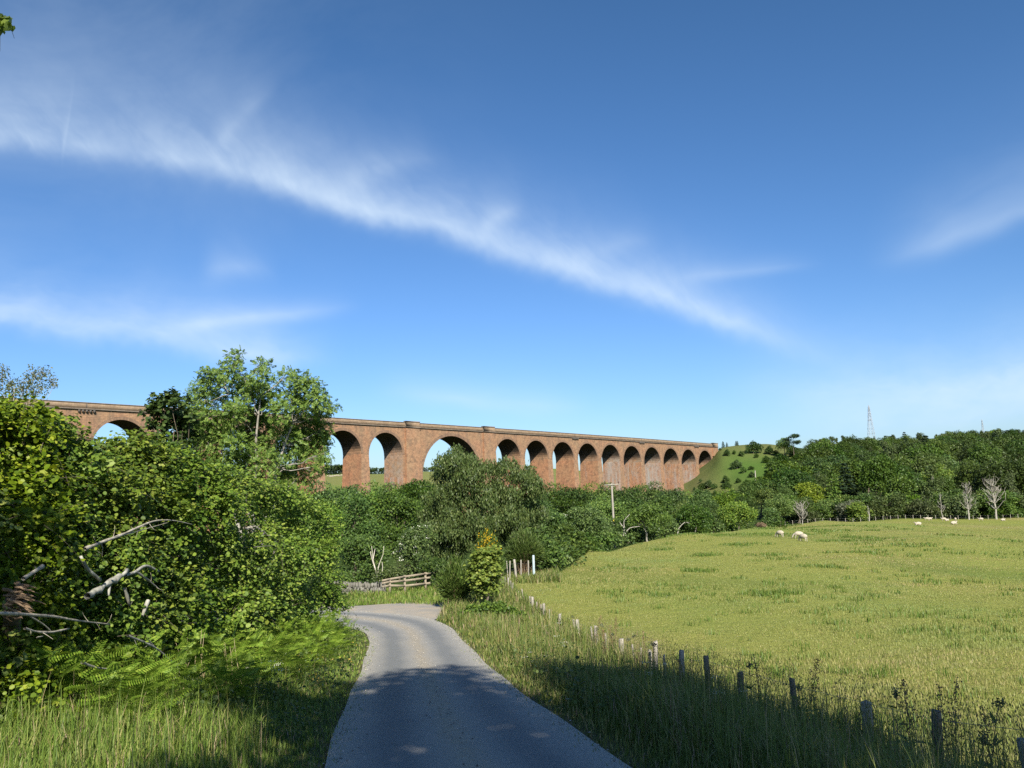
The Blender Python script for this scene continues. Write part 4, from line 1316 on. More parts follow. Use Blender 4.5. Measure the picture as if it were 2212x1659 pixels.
# splintered stump
SYq = hedge_Y(z55(190, 600)[0]) * .88; mb = MB(); c0 = at(*z55(185, 560), SYq)
for q in range(60):
    z = hr.uniform(-.26, .16); l = hr.uniform(.10, .34) * (1 if abs(z) < .15 else .6)
    p = c0 + np.array([hr.uniform(-.30, -.12), hr.uniform(-.12, .1), z]); d = np.array([1.0, -.15, -.25 + hr.normal(0, .12)])
    t3 = np.linspace(0, 1, 4)[:, None]; add_tube(mb, p + d * l * t3 + hr.normal(0, .008, (4, 3)), np.array([.03, .034, .02, .003]) * hr.uniform(.35, .9), 5)
m2 = MB(); bq = base_at(z55(100, 640)[0], SYq + 1.3); add_tube(m2, bez(bq, c0 + [-.25, .1, -.02], [-.1, .2, .2], 8, hr, .01), np.linspace(.11, .10, 8), 9)
plant('splintered_stump', 'rotten splintered stump of broken orange-brown wood at the left edge', 'stump', bq, [('splinters', mb, ROT), ('trunk', m2, BARK)])

# ---- ash tree, sycamore and birch behind the hedge
ar = np.random.default_rng(31)
AY = 38.0
AL = [(508, 770, 20), (500, 800, 26), (478, 822, 26), (520, 830, 26), (568, 790, 18), (560, 815, 24), (448, 812, 20), (440, 840, 26), (470, 860, 28), (520, 868, 28), (560, 855, 28), (595, 838, 24),
      (622, 812, 20), (650, 825, 26), (672, 838, 26), (686, 862, 24), (668, 880, 28), (630, 870, 28), (600, 890, 28), (640, 905, 28), (676, 912, 26), (706, 888, 16), (722, 878, 12), (690, 900, 18),
      (425, 862, 24), (408, 872, 14), (415, 900, 26), (450, 905, 30), (490, 910, 28), (540, 905, 26), (575, 925, 28), (430, 945, 30), (470, 955, 32), (510, 958, 30), (550, 965, 30), (590, 955, 26),
      (655, 950, 30), (680, 945, 26), (640, 985, 28), (668, 990, 26), (440, 990, 30), (485, 1000, 30), (530, 1010, 32), (580, 1000, 32), (610, 1030, 26), (700, 985, 14), (560, 1040, 30), (655, 1030, 22), (400, 925, 22), (395, 965, 24), (540, 840, 26), (585, 870, 28), (510, 890, 26), (615, 930, 28), (560, 900, 26), (630, 955, 26), (465, 930, 26), (500, 935, 28), (700, 930, 22), (695, 960, 22), (520, 985, 30), (600, 985, 28), (450, 1025, 28), (690, 1010, 20), (640, 850, 24)]
alobes = [lob(x, y, AY, r * 1.02, ar.uniform(-2.0, 2.0), .8) for x, y, r in AL]
fo = MB(); n = 11500
P, D, k_ = lobe_points(ar, alobes, n, .75, .6)
leaves(fo, P, rdir(ar, n) * .8 + D * .7 - np.array([0, 0, .12]), D * .5 + np.array([0, -.3, .65]) + rdir(ar, n) * .55, .22 * (.7 + .6 * ar.random(n)), T_ASH)
tw = MB(); ab = base_at(560, AY)
stems = []
for x, y in ((500, 850), (560, 850), (650, 870), (455, 900), (600, 960)):
    tip = at(x, y, AY + ar.uniform(-1, 1)); b0 = ab + np.array([ar.normal(0, .35), ar.normal(0, .3), 0])
    c = bez(b0, tip, [ (b0[0] - tip[0]) * .2, 0, 1.0], 10, ar, .06); stems.append(c); add_tube(tw, c, np.linspace(.14, .03, 10), 8)
for l in alobes:
    s = min(stems, key=lambda c: np.linalg.norm(c[4:] - l[0], axis=1).min() if True else 0)
    j = 3 + np.linalg.norm(s[3:] - l[0] + np.array([0, 0, .8]), axis=1).argmin()
    c = bez(s[min(j, 9)], l[0] + l[1] * np.array([0, 0, .5]), [0, 0, -.25], 7, ar, .05); add_tube(tw, c, np.linspace(.03, .007, 7), 5)
    for q in range(4):
        e = l[0] + rdir(ar, 1)[0] * l[1] * .8; add_tube(tw, bez(c[4], e, [0, 0, -.05], 4, ar, .02), np.linspace(.014, .004, 4), 3)
plant('ash_tree', 'tall airy ash tree with feathery leaves standing behind the hazel hedge', 'tree', ab, [('crown', fo, L_ASH), ('trunk', tw, BARKG)])

SY = 34.0
SL = [(345, 872, 22), (372, 862, 20), (390, 872, 22), (335, 895, 20), (362, 895, 26), (395, 900, 22), (408, 905, 16), (345, 925, 22), (375, 928, 26), (400, 935, 20), (365, 955, 24), (390, 965, 22), (350, 985, 20), (375, 1000, 22), (400, 995, 20), (330, 915, 12)]
sl_ = [lob(x, y, SY, r * 1.05, ar.uniform(-1, 1), .9) for x, y, r in SL]
fo = MB(); sprays(ar, fo, None, sl_, 620, .16, T_HAZEL, per=6, length=.4, fill=.6)
sbx = base_at(368, SY)
plant('sycamore', 'small dark round-headed sycamore between the hedge and the ash tree', 'tree', sbx, [('crown', fo, L_DARK), ('trunk', branchwork(ar, sbx, sl_, .13, n=12), BARK)])

BY = 55.0
BL = [(20, 832, 26), (5, 800, 16), (-20, 820, 30), (48, 838, 22), (75, 812, 22), (95, 806, 18), (62, 825, 18), (110, 826, 16), (88, 838, 16), (118, 832, 9), (30, 855, 26), (-40, 850, 40), (70, 850, 14), (-70, 830, 40), (-100, 860, 40)]
bl = [lob(x, y, BY, r, ar.uniform(-1.5, 1.5)) for x, y, r in BL]
fo = foliage(ar, bl, 3800, .15, T_KITE, fill=.95, up=.1, rand=1, droop=.6, under=.9)
bb = base_at(-10, BY); tw = branchwork(ar, bb, bl, .16, n=15, wig=.12)
for l in bl:
    for q in range(5): add_tube(tw, bez(l[0], l[0] + rdir(ar, 1)[0] * l[1], [0, 0, .1], 4, ar, .05), np.linspace(.02, .006, 4), 3)
plant('birch', 'thin sparse birch rising above the hedge at the left edge', 'tree', bb, [('crown', fo, L_BIRCH), ('trunk', tw, BARKG)])

# ---- trees and bushes between the lane and the viaduct
def poly_lobes(rng, poly, Y, r, n, depth):
    poly = np.array(poly, float); c = poly.mean(0); out = []
    x0, y0 = poly.min(0); x1, y1 = poly.max(0)
    while len(out) < n:
        x, y = rng.uniform(x0, x1), rng.uniform(y0, y1)
        # inside test on the outline shrunk by the lobe radius
        q = c + (np.array([x, y]) - c) / max(.3, 1 - .75 * r / (.5 * min(x1 - x0, y1 - y0)))
        ins = False; j = len(poly) - 1
        for i in range(len(poly)):
            if (poly[i, 1] > q[1]) != (poly[j, 1] > q[1]) and q[0] < (poly[j, 0] - poly[i, 0]) * (q[1] - poly[i, 1]) / (poly[j, 1] - poly[i, 1]) + poly[i, 0]: ins = not ins
            j = i
        if ins:
            f = 1 - min(1, np.hypot((x - c[0]) / (x1 - x0), (y - c[1]) / (y1 - y0)) * 1.5)
            out.append(lob(x, y, Y, r * rng.uniform(.75, 1.2), rng.uniform(-1, .4) * depth * (.35 + .65 * f), .85))
    return out


def ell(x, y0, y1, hw, k=10, rng=RNG):
    a = np.linspace(0, 2 * PI, k, endpoint=False)
    return [(x + hw * math.cos(t) * rng.uniform(.85, 1.08), (y0 + y1) / 2 + (y1 - y0) / 2 * math.sin(t) * (1 if math.sin(t) < 0 else 1)) for t in a]


vr = np.random.default_rng(41)
WY = 78.0
WP = [(893, 1120), (900, 1060), (925, 1005), (950, 978), (985, 955), (1012, 975), (1035, 1008), (1060, 990), (1090, 985), (1120, 1000), (1150, 1005), (1178, 1040), (1192, 1090), (1188, 1150), (1160, 1195), (1100, 1195), (1040, 1190), (985, 1215), (940, 1235), (910, 1200)]
wl = poly_lobes(vr, WP, WY, 25, 95, 5.0) + [lob(x_, y_, WY, 24, -2.5) for x_, y_ in ((990, 1065), (1010, 1085), (1040, 1060), (970, 1100), (1050, 1100), (1075, 1060), (1100, 1080), (1000, 1030), (1030, 1130))] + [lob(985, 975, WY, 20), (lob(958, 1000, WY, 20)), lob(1010, 990, WY, 18), lob(1090, 1000, WY, 16), lob(1140, 1015, WY, 18)]
fo = MB()
P, D, k_ = lobe_points(vr, wl, 15000, .5, .5)
for j in range(4):          # short weeping strings
    n = len(P); leaves(fo, P - np.array([0, 0, .16 * j]) + vr.normal(0, .05, P.shape), rdir(vr, n) * .5 + np.array([0, 0, -1.0]), D + rdir(vr, n) * .8, .24 * (.7 + .6 * vr.random(n)), T_LONG if j % 2 else T_KITE)
wb_ = base_at(1030, WY)
plant('weeping_willow', 'large grey-green drooping tree standing before the widest arch of the viaduct', 'tree', wb_, [('crown', fo, L_WILLOW), ('trunk', branchwork(vr, wb_, wl, .32, n=18), BARKG)])


def mid_tree(name, label, cat, poly, Y, r, nl, nleaf, size, mat, depth=2.5, bark=BARK, tmpl=T_KITE, group=None, extra=None, up=.35, limbs=10, xbase=None):
    poly = np.array(poly, float); lb = poly_lobes(vr, poly, Y, r, nl, depth)
    fo = foliage(vr, lb, nleaf, size, tmpl, fill=.5, up=up, rand=.55)
    b = base_at(poly[:, 0].mean() if xbase is None else xbase, Y)
    parts = [('crown', fo, mat), ('trunk', branchwork(vr, b, lb, .018 * (max(l[0][2] for l in lb) - b[2]) + .04, n=limbs), bark)]
    if extra: parts += extra(lb)
    return plant(name, label, cat, b, parts, group)


A = mid_tree
A('alder', 'alder before the nearest tall arch, its top against the lit pier', 'tree', ell(765, 1048, 1240, 66), 86, 24, 30, 9000, .24, L_ALDER)
A('alder', 'taller alder with pointed top between the second tall arch and the wide arch', 'tree', [(800, 1180), (805, 1080), (825, 1045), (850, 1036), (880, 1050), (905, 1085), (915, 1150), (900, 1230), (850, 1250)], 90, 24, 30, 9500, .24, L_ALDER)
A('elm', 'fresh green bushy tree just past the right end of hazel hedge', 'tree', ell(695, 1062, 1270, 55), 66, 22, 26, 8000, .2, L_ASH)
A('goat_willow', 'broad low bush behind the stone wall at the bend', 'bush', ell(775, 1150, 1275, 80), 63, 20, 28, 8000, .18, L_ALDER)


def blossoms(n, s):
    def f(lb):
        P, D, _ = lobe_points(vr, lb, n, .06, .3); P = P[D[:, 1] < .35]; D = D[D[:, 1] < .35]; mb = MB()
        P = np.repeat(P, 7, 0) + vr.normal(0, .11, (len(P) * 7, 3)); D = np.repeat(D, 7, 0)
        leaves(mb, P, rdir(vr, len(P)), D + rdir(vr, len(P)) * .5, s, T_KITE); return [('blossom', mb, BLOSSOM)]
    return f


A('elder', 'shrub with creamy white flower heads right behind the rail fence', 'bush', [(850, 1240), (845, 1180), (880, 1130), (920, 1120), (945, 1150), (955, 1200), (945, 1265), (890, 1270)], 64, 18, 24, 7500, .17, L_ALDER, extra=blossoms(70, .13))
A('scrub', 'pale olive scrub bush round bleached dead stems behind the rail fence', 'bush', ell(838, 1205, 1280, 46), 60.5, 13, 20, 4500, .13, L_WILLOW)
A('scrub', 'dark low scrub at the foot of the drooping grey-green tree', 'bush', ell(935, 1195, 1275, 38), 60, 14, 16, 4500, .15, L_DARK)
A('hawthorn', 'hawthorn flecked with white blossom beside right edge of drooping tree', 'tree', ell(1185, 1085, 1215, 48), 84, 18, 24, 7000, .2, L_ALDER, extra=blossoms(22, .16))
A('hawthorn', 'wide low hawthorn with deep shade below, next left of power pole', 'tree', [(1185, 1180), (1195, 1130), (1225, 1098), (1265, 1090), (1305, 1105), (1325, 1135), (1325, 1165), (1290, 1165), (1240, 1180)], 90, 17, 30, 9000, .2, L_ALDER)
A('hawthorn', 'old hawthorn with bare grey limbs showing, next right of power pole', 'tree', [(1325, 1150), (1335, 1115), (1365, 1095), (1400, 1088), (1440, 1095), (1465, 1120), (1460, 1145), (1400, 1138), (1360, 1140)], 106, 14, 30, 9000, .2, L_ALDER, bark=BARKG)
A('hawthorn', 'dark hawthorn over a twisted pale branch, second right of power pole', 'tree', ell(1500, 1085, 1158, 48), 120, 14, 24, 7000, .23, L_DARK, bark=BARKG)
A('oak', 'round bright oak bush at the left corner of the field edge', 'tree', ell(1592, 1082, 1146, 52), 136, 14, 26, 8000, .25, L_ASH)
A('hawthorn', 'low bush at the end of the trees beside brown gorse', 'bush', ell(1662, 1098, 1140, 30), 148, 11, 14, 4000, .25, L_ALDER)
A('gorse', 'small round brown dead gorse bush at the field edge', 'bush', ell(1646, 1128, 1146, 13), 124, 6, 8, 1800, .14, BROWN)
mb = MB()
for pts in ([(1005, 1130), (1015, 1060), (1010, 1000), (1060, 940)], [(1020, 1110), (1060, 1060), (1150, 1045)], [(1010, 1060), (980, 1020), (975, 1005)], [(1480, 1105), (1490, 1060), (1540, 1010), (1580, 1018)], [(1030, 925), (1045, 890), (1095, 905)], [(480, 1195), (510, 1172), (545, 1170)]):
    W_ = np.array([at(*z3(X, Y), 102.5 if X < 1300 else 116) for X, Y in pts]) if pts[0][0] > 600 else np.array([at(*z3(X, Y), 86.5) for X, Y in pts])
    if pts[0][0] > 600 and pts[0][0] < 1025 and pts[0][1] > 1050:
        add_tube(mb, catmull(W_, .4), np.linspace(.075, .03, len(catmull(W_, .4))), 6)
limb_o = plant('dead_limbs', 'forked bleached dead tree in front of the old hawthorn', 'dead tree', at(*z3(1010, 1135), 102.5), [('limb', mb, BARKD)])
mb = MB(); W_ = np.array([at(*z3(X, Y), 115.5) for X, Y in [(1478, 1108), (1490, 1060), (1540, 1010), (1580, 1018)]]); c = catmull(W_, .4); add_tube(mb, c, np.linspace(.08, .03, len(c)), 6)
plant('dead_limbs', 'single twisted bleached limb below the dark hawthorn', 'dead tree', W_[0], [('limb', mb, BARKD)])
# bleached sapling stems behind the rail fence
mb = MB()
for pts in ([(735, 270), (720, 180), (700, 100), (690, 0)], [(735, 270), (740, 160), (775, 60), (780, 0)], [(725, 200), (690, 90), (680, 40)], [(745, 270), (770, 180), (768, 120)], [(700, 100), (715, 20)]):
    W_ = np.array([at(*z6(X, Y), 59.2) for X, Y in pts]); c = catmull(W_, .2) if len(W_) > 2 else W_; add_tube(mb, c, np.linspace(.045, .015, len(c)), 5)
plant('dead_sapling', 'bleached bare sapling stems rising over the left end of the rail fence', 'dead tree', at(*z6(735, 275), 59.2), [('stem', mb, BARKW)])

# broom, gorse and the leafy shrub on the right verge
def broom(label, x, y0, y1, hw, Y, n, mat, flowers=0, stem_frac=.0, dens=1.0):
    b = base_at(x, Y); top = at(x, y0, Y)[2]; R = hw * K * Y / FPX; H = top - b[2]; fo, st, fl_ = MB(), MB(), MB()
    m = n
    a = vr.uniform(0, 2 * PI, m); rr_ = R * np.sqrt(vr.random(m)); hh = H * (1 - .45 * (rr_ / R) ** 2) * vr.uniform(.75, 1.02, m)
    foot = b + np.stack([np.cos(a) * rr_ * .25, np.sin(a) * rr_ * .25, np.zeros(m)], -1)
    tipp = b + np.stack([np.cos(a) * rr_, np.sin(a) * rr_, hh], -1)
    for q in range(0, m, 9):
        add_tube(st, bez(foot[q], tipp[q], [0, 0, .15 * H], 6, vr, .02 * H), np.linspace(.035, .008, 6), 4)
    f0 = stem_frac
    for q in range(26):
        f = f0 + (1 - f0) * vr.random(m) ** .6
        mid = (foot + tipp) / 2 + np.array([0, 0, .18 * H]); t_ = f[:, None]
        Q = (1 - t_) ** 2 * foot + 2 * t_ * (1 - t_) * mid + t_ ** 2 * tipp + vr.normal(0, .10 * R, (m, 3))
        Ad = unit(tipp - mid) + rdir(vr, m) * .55
        leaves(fo, Q, Ad, rdir(vr, m) + np.array([0, -.3, .3]), .30 * (.6 + .6 * vr.random(m)), (T_LONG[0] * np.array([1, .45, 1]), T_LONG[1]))
    parts = [('foliage', fo, mat), ('stem', st, BROWN)]
    if flowers:
        mf = flowers; q = vr.choice(m, mf); keep = tipp[q, 2] > b[2] + H * .72; q = q[keep]
        Q = np.repeat(tipp[q] - np.array([0, 0, .1]), 7, 0) + vr.normal(0, 1, (len(q) * 7, 3)) * np.array([.09, .09, .20])
        leaves(fl_, Q, rdir(vr, len(Q)), rdir(vr, len(Q)) + np.array([0, -.5, .3]), .11, T_KITE); parts.append(('flowers', fl_, FLOWER))
    return plant('broom_bush', label, 'bush', b, parts)


broom('dense green broom bush at the road edge by the gravel', 980, 1208, 1310, 36, 43.5, 420, L_BROOM)
broom('broom bush crowned with yellow flowers behind the leafy shrub', 1049, 1148, 1290, 33, 46, 420, L_BROOM, flowers=330)
broom('gorse bush with brown leggy stems behind pale stakes at the field corner', 1128, 1146, 1250, 40, 62.5, 520, L_BROOM, stem_frac=.45)
shl = poly_lobes(vr, [(1010, 1280), (1005, 1220), (1015, 1185), (1040, 1172), (1070, 1176), (1084, 1200), (1082, 1250), (1075, 1290), (1040, 1300)], 41, 15, 26, .9)
fo, tw = MB(), MB(); sprays(vr, fo, tw, shl, 800, .15, T_HAZEL, per=7, length=.5, fill=.5, twig_every=8)
sbx = base_at(1045, 41)
plant('leafy_shrub', 'bright green large-leaved shrub below the yellow flowers on the verge', 'bush', sbx, [('foliage', fo, L_BRIGHT), ('stem', branchwork(vr, sbx, shl, .07, n=10, mb=tw), BARK)])
brl = [lob(x, y, 37.5, r) for x, y, r in ((1020, 1322, 14), (1050, 1318, 16), (1080, 1316, 15), (1105, 1325, 13), (1125, 1335, 12), (1000, 1330, 10))]
fo = foliage(vr, brl, 2600, .10, T_HAZEL, fill=.7); bq = base_at(1060, 37.5)
plant('bramble', 'low dark bramble thicket spreading at the foot of the leafy shrub', 'bush', bq, [('foliage', fo, L_ALDER)])

# ---- tree kinds for the river bank and the wooded hillside, then copies
wr = np.random.default_rng(51)


def proto(name, label, H, R, mat, n, size, shape='round', bark=BARK, up=.4, lobes_n=34, group=None):
    b = np.zeros(3)
    if shape == 'round':
        lb = env_lobes(wr, (0, 0, H * .58), (R, R, H * .42), lobes_n, R * .24, R * .42)
        fo = foliage(wr, lb, n, size, T_KITE, fill=.32, up=up, rand=.42)
        tr = branchwork(wr, b - [0, 0, .6], lb, H * .022, n=9)
    elif shape == 'tall':
        lb = []
        for q in range(lobes_n):
            z = wr.uniform(.16, .97); rad = R * (1 - abs(z - .45) ** 1.6 * 2.1) * wr.uniform(.2, .75); a = wr.uniform(0, 6.28); r = R * wr.uniform(.22, .36) * (1.15 - .5 * z)
            lb.append((np.array([rad * math.cos(a), rad * math.sin(a), z * H]), np.array([r, r, r * 1.25])))
        fo = foliage(wr, lb, n, size, T_KITE, fill=.5, up=.2, droop=.3, rand=.5); tr = branchwork(wr, b - [0, 0, .6], lb, H * .016, n=10)
    elif shape == 'cone':
        fo = MB(); tr = MB(); add_tube(tr, [(0, 0, -.5), (0, 0, H * .5), (0, 0, H)], [H * .016, H * .01, .02], 6)
        for q in range(13):
            f = q / 12; z = H * (.08 + .9 * f); rad = R * (1 - f) ** .85 + .12; m = int(n / 13 * (1.25 - f))
            a = wr.uniform(0, 6.28, m); u = np.sqrt(wr.random(m)) * (1 + .22 * np.sin(a * 5 + q))
            P = np.stack([np.cos(a) * rad * u, np.sin(a) * rad * u, z - u * rad * .38 + wr.normal(0, H * .012, m)], -1)
            A_ = np.stack([np.cos(a), np.sin(a), -.35 * np.ones(m)], -1) + rdir(wr, m) * .35
            leaves(fo, P, A_, np.array([0, 0, 1.0]) + rdir(wr, m) * .45, size * (.6 + .7 * wr.random(m)), T_KITE)
    elif shape == 'pine':
        lb = []
        for q in range(13):
            z = wr.uniform(.55, .98); a = wr.uniform(0, 6.28); rad = R * wr.uniform(.1, .8); r = R * wr.uniform(.25, .4)
            lb.append((np.array([rad * math.cos(a) + R * .3 * (z > .8), rad * math.sin(a), z * H]), np.array([r, r, r * .3])))
        fo = foliage(wr, lb, n, size, T_LONG, fill=.7, up=.5); tr = branchwork(wr, b - [0, 0, .5], lb, H * .018, n=12, split=.55)
    elif shape == 'bush':
        lb = env_lobes(wr, (0, 0, H * .45), (R, R, H * .52), lobes_n, R * .25, R * .42, -.9)
        fo = foliage(wr, lb, n, size, T_KITE, fill=.32, up=up, rand=.42); tr = branchwork(wr, b - [0, 0, .3], lb, H * .02, n=8)
    e = empty(name, (0, 0, -500)); tag(e, label, 'tree' if shape != 'bush' else 'bush', group)
    fo.build('crown', mat, e); tr.build('trunk', bark, e)
    e['h'] = H
    return e


used = set()
def place(pr, x, y, h=None, label=None, group=None, wide=1.0, sink=.25):
    s = 1.0 if h is None else h / pr['h']
    loc = (x, y, g1(x, y) - sink); rz = wr.uniform(0, 6.28); sc = (s * wide, s * wide, s)
    if pr.name not in used:
        used.add(pr.name); pr.location = loc; pr.rotation_euler.z = rz; pr.scale = sc
        if label: pr['label'] = label
        if group: pr['group'] = group
        return pr
    return copy_tree(pr, loc, rz, sc, label, group)


# river-bank row between the field-edge thorns and the viaduct (labels tell kinds apart)
RB = 'round-topped riverside tree in the row below the viaduct piers'
pB1 = proto('riverside_tree', RB, 10, 4.6, L_ALDER, 7000, .36, lobes_n=40)
pB2 = proto('riverside_tree', RB, 10, 4.2, L_DARK, 7000, .36, lobes_n=40)
pB3 = proto('riverside_tree', RB, 10, 4.8, L_ASH, 7000, .36, lobes_n=36)
row = [(1205, 1052, 180), (1245, 1055, 168), (1280, 1047, 195), (1318, 1050, 185), (1352, 1056, 172), (1388, 1050, 200), (1418, 1048, 190), (1448, 1058, 178), (1482, 1066, 205), (1512, 1064, 190), (1545, 1068, 212), (1575, 1058, 200),
       (1610, 1048, 230), (1640, 1036, 235), (1668, 1046, 225), (1695, 1052, 215), (1230, 1075, 140), (1300, 1072, 145), (1350, 1080, 150), (1420, 1075, 150), (1480, 1085, 155), (1540, 1085, 165), (1610, 1075, 180), (1680, 1070, 185), (1720, 1080, 195),
       (1150, 1060, 170), (1100, 1065, 175), (700, 1050, 150), (740, 1052, 165), (800, 1046, 150), (850, 1052, 170), (905, 1045, 160), (640, 1060, 120), (600, 1060, 130), (890, 1040, 185)]
for q, (x, y, Y) in enumerate(row):
    p = at(x, y, Y); h = p[2] - g1(p[0], Y) + .5
    place([pB1, pB2, pB3][q % 3], p[0], Y, max(4.0, h), RB, 'riverside trees below the viaduct', wide=wr.uniform(.85, 1.1) * max(1, 10 / max(h, 6) * .75))

# hillside wood
LW = {'oak': 'broad dark green broadleaf tree in the hillside wood beyond the field', 'ash': 'lighter green broadleaf tree in the hillside wood beyond the field', 'birch': 'slender grey-green birch in the hillside wood beyond the field',
      'spruce': 'dark conical conifer in the hillside wood beyond the field', 'scrub': 'low bushy tree along the lower edge of the hillside wood'}
GW = 'trees of the hillside wood'
oaks = [proto('oak_tree', LW['oak'], 14, 6.2, m, 5200, .62, lobes_n=44, group=GW) for m in (L_OAK, L_OAK, L_DARK)]
ashes = [proto('broadleaf_tree', LW['ash'], 13, 5.0, m, 4600, .56, lobes_n=36, group=GW) for m in (L_ALDER, L_ASH)]
birches = [proto('birch_tree', LW['birch'], 13, 3.3, m, 4200, .46, 'tall', BARKG, lobes_n=34, group=GW) for m in (L_WILLOW, L_WILLOW)]
spr = [proto('spruce_tree', LW['spruce'], 14, 3.0, L_CONIFER, 2600, .9, 'cone', group=GW) for _ in range(2)]
scr = [proto('bushy_tree', LW['scrub'], 6.5, 3.4, m, 3600, .42, 'bush', lobes_n=28, group=GW) for m in (L_ALDER, L_ASH, L_WILLOW)]
pine = proto('scots_pine', 'wind-bent pine standing out on the skyline at the left end of the wood', 13, 4.5, L_CONIFER, 1900, .75, 'pine', BARK)


def try_place(Xs, mind):
    out = []
    for p in Xs:
        if all((p[0] - q[0]) ** 2 + (p[1] - q[1]) ** 2 > mind ** 2 for q in out): out.append(p)
    return out


cand = []
while len(cand) < 2600:
    Y = math.sqrt(wr.uniform(200 ** 2, 520 ** 2)); x = wr.uniform(1690, 2330); cand.append((at(x, 1000, Y)[0], Y, x))
def ok(x, Y):
    if Y > 325 and x < 1705 + (Y - 330) * .16: return False
    if Y > 420 and x < 1760: return False
    return True
cand = [c for c in cand if ok(c[2], c[1])]
SKYX = [1690, 1720, 1760, 1800, 1850, 1900, 1960, 2000, 2050, 2120, 2212, 2330]
SKYY = [965, 950, 940, 943, 944, 940, 939, 935, 932, 929, 926, 922]
wood = try_place(cand, 9.2)[:230]
for X, Y, x in wood:
    u = wr.random()
    f = (Y - 200) / 320
    if Y < 226: pr = scr[wr.integers(3)] if u < .5 else birches[wr.integers(2)] if u < .72 else ashes[wr.integers(2)]
    elif f < .75: pr = oaks[wr.integers(3)] if u < .55 else ashes[wr.integers(2)] if u < .8 else birches[wr.integers(2)] if u < .93 else spr[wr.integers(2)]
    else: pr = birches[wr.integers(2)] if u < .4 else ashes[wr.integers(2)] if u < .62 else spr[wr.integers(2)] if u < .8 else oaks[wr.integers(3)]
    h = pr['h'] * wr.uniform(.7, 1.25)
    lim = at(x, np.interp(x, SKYX, SKYY) + wr.uniform(-3, 9), Y)[2] - g1(X, Y)
    h = min(h, max(4.5, lim))
    if Y > 460: h = max(4.5, min(lim, 16))
    place(pr, X, Y, h, wide=wr.uniform(.8, 1.4))


# dense shrubby margin of the wood and the understorey behind the field edge
LM = 'low bushy tree along the lower edge of the hillside wood'
for q in range(46):
    x = 1690 + q * 13 + wr.uniform(-5, 5); Y = 191 + wr.uniform(0, 16) + (6 if x < 1760 else 0)
    p = at(x, 1100, Y); place(scr[q % 3], p[0] , max(Y, 190 + p[0] * .03), wr.uniform(4.2, 7.5), LM, wide=1.15)
LU = 'low shady bush under the thorn trees along the left field edge'
un = proto('understorey_bush', LU, 3, 2.3, L_ALDER, 2600, .26, 'bush', group='bushes under the field-edge thorns', lobes_n=22)
for x, y, Y in [(1163, 1225, 65), (1180, 1221, 69), (1200, 1214, 73), (1225, 1207, 78), (1250, 1201, 83), (1272, 1196, 88), (1150, 1195, 80), (1185, 1195, 86), (1215, 1190, 88), (1245, 1186, 92), (1275, 1183, 96), (1305, 1178, 99), (1330, 1170, 104), (1362, 1164, 110), (1395, 1160, 113), (1430, 1156, 117), (1465, 1153, 122), (1500, 1150, 126), (1535, 1147, 132), (1570, 1144, 140), (1605, 1141, 146), (1640, 1138, 152), (1670, 1132, 168), (1260, 1165, 112), (1340, 1150, 125), (1420, 1140, 135), (1500, 1130, 150)]:
    p = at(x, y, Y); place(un, p[0], Y, wr.uniform(2.2, 3.6), LU, wide=1.15)


def special(pr, x, ytop, Y, label, wide=1.0):
    p = at(x, ytop, Y); e = place(pr, p[0], Y, max(2.5, p[2] - g1(p[0], Y)), label, None, wide); e['group'] = ''; del e['group']
    return e


special(pine, 1711, 932, 430, 'wind-bent pine standing out on the skyline at the left end of the wood')
special(spr[0], 1953, 932, 470, 'lone dark spruce standing above the woodland skyline')
special(ashes[1], 1690, 944, 440, 'rounded green tree beside the wind-bent skyline pine')
br_ = proto('lime_tree', 'bright yellow-green tree standing out at the lower left of the wood', 12, 4.6, L_BRIGHT, 4600, .5)
special(br_, 1742, 1040, 214, 'bright yellow-green tree standing out at the lower left of the wood')
gl = proto('willow_bush', 'round grey-leaved willow bush at the field edge of the wood', 7, 4.0, L_GREY, 3600, .42, 'bush')
special(gl, 1835, 1074, 197, 'round grey-leaved willow bush at the field edge of the wood', 1.25)
cn = proto('fir_tree', 'tall pale fir with pointed crown low in the wood', 14, 4.2, L_ASH, 3600, .7, 'cone')
special(cn, 1795, 1015, 222, 'tall mid-green pointed tree right of the bright yellow-green one', 1.0)

# young plantation along the ridge
LP = 'young conifer in the even-topped plantation along the right skyline'
pl = proto('young_conifer', LP, 7, 1.9, L_PLANT, 900, .7, 'cone', group='plantation conifers on the ridge')
for q in range(62):
    x = 2030 + (q % 31) * 7.5 + wr.uniform(-3, 3); Y = 560 + (q // 31) * 22 + wr.uniform(-6, 6)
    p = at(x, np.interp(x, [2030, 2100, 2212, 2300], [944, 933, 928, 926]) + (q // 31) * -1.0 + wr.uniform(-1.5, 2), Y)
    h = np.clip(p[2] - g1(p[0], Y), 3, 12); place(pl, p[0], Y, h, LP, wide=1.2)

# far conifer belt beyond the viaduct
LF = 'dark conifer in the distant belt seen through the viaduct arches'
fc = proto('far_conifer', LF, 10, 3.2, L_CONIFER, 500, 1.5, 'cone', group='distant conifer belt')
fb = proto('far_tree', LF, 9, 3.6, L_OAK, 600, 1.4, 'round', group='distant conifer belt', lobes_n=14)
for q in range(120):
    x = 560 + q * 4.9 + wr.uniform(-3, 3); Y = 860 + wr.uniform(-14, 14)
    top = np.interp(x, [560, 700, 760, 800, 860, 1000, 1150], [1004, 1002, 1003, 1009, 1010, 1004, 1006]) + wr.uniform(-1, 2)
    p = at(x, top, Y); h = np.clip(p[2] - g1(p[0], Y), 3, 13); place(fc if q % 3 else fb, p[0], Y, h, LF, wide=1.25)

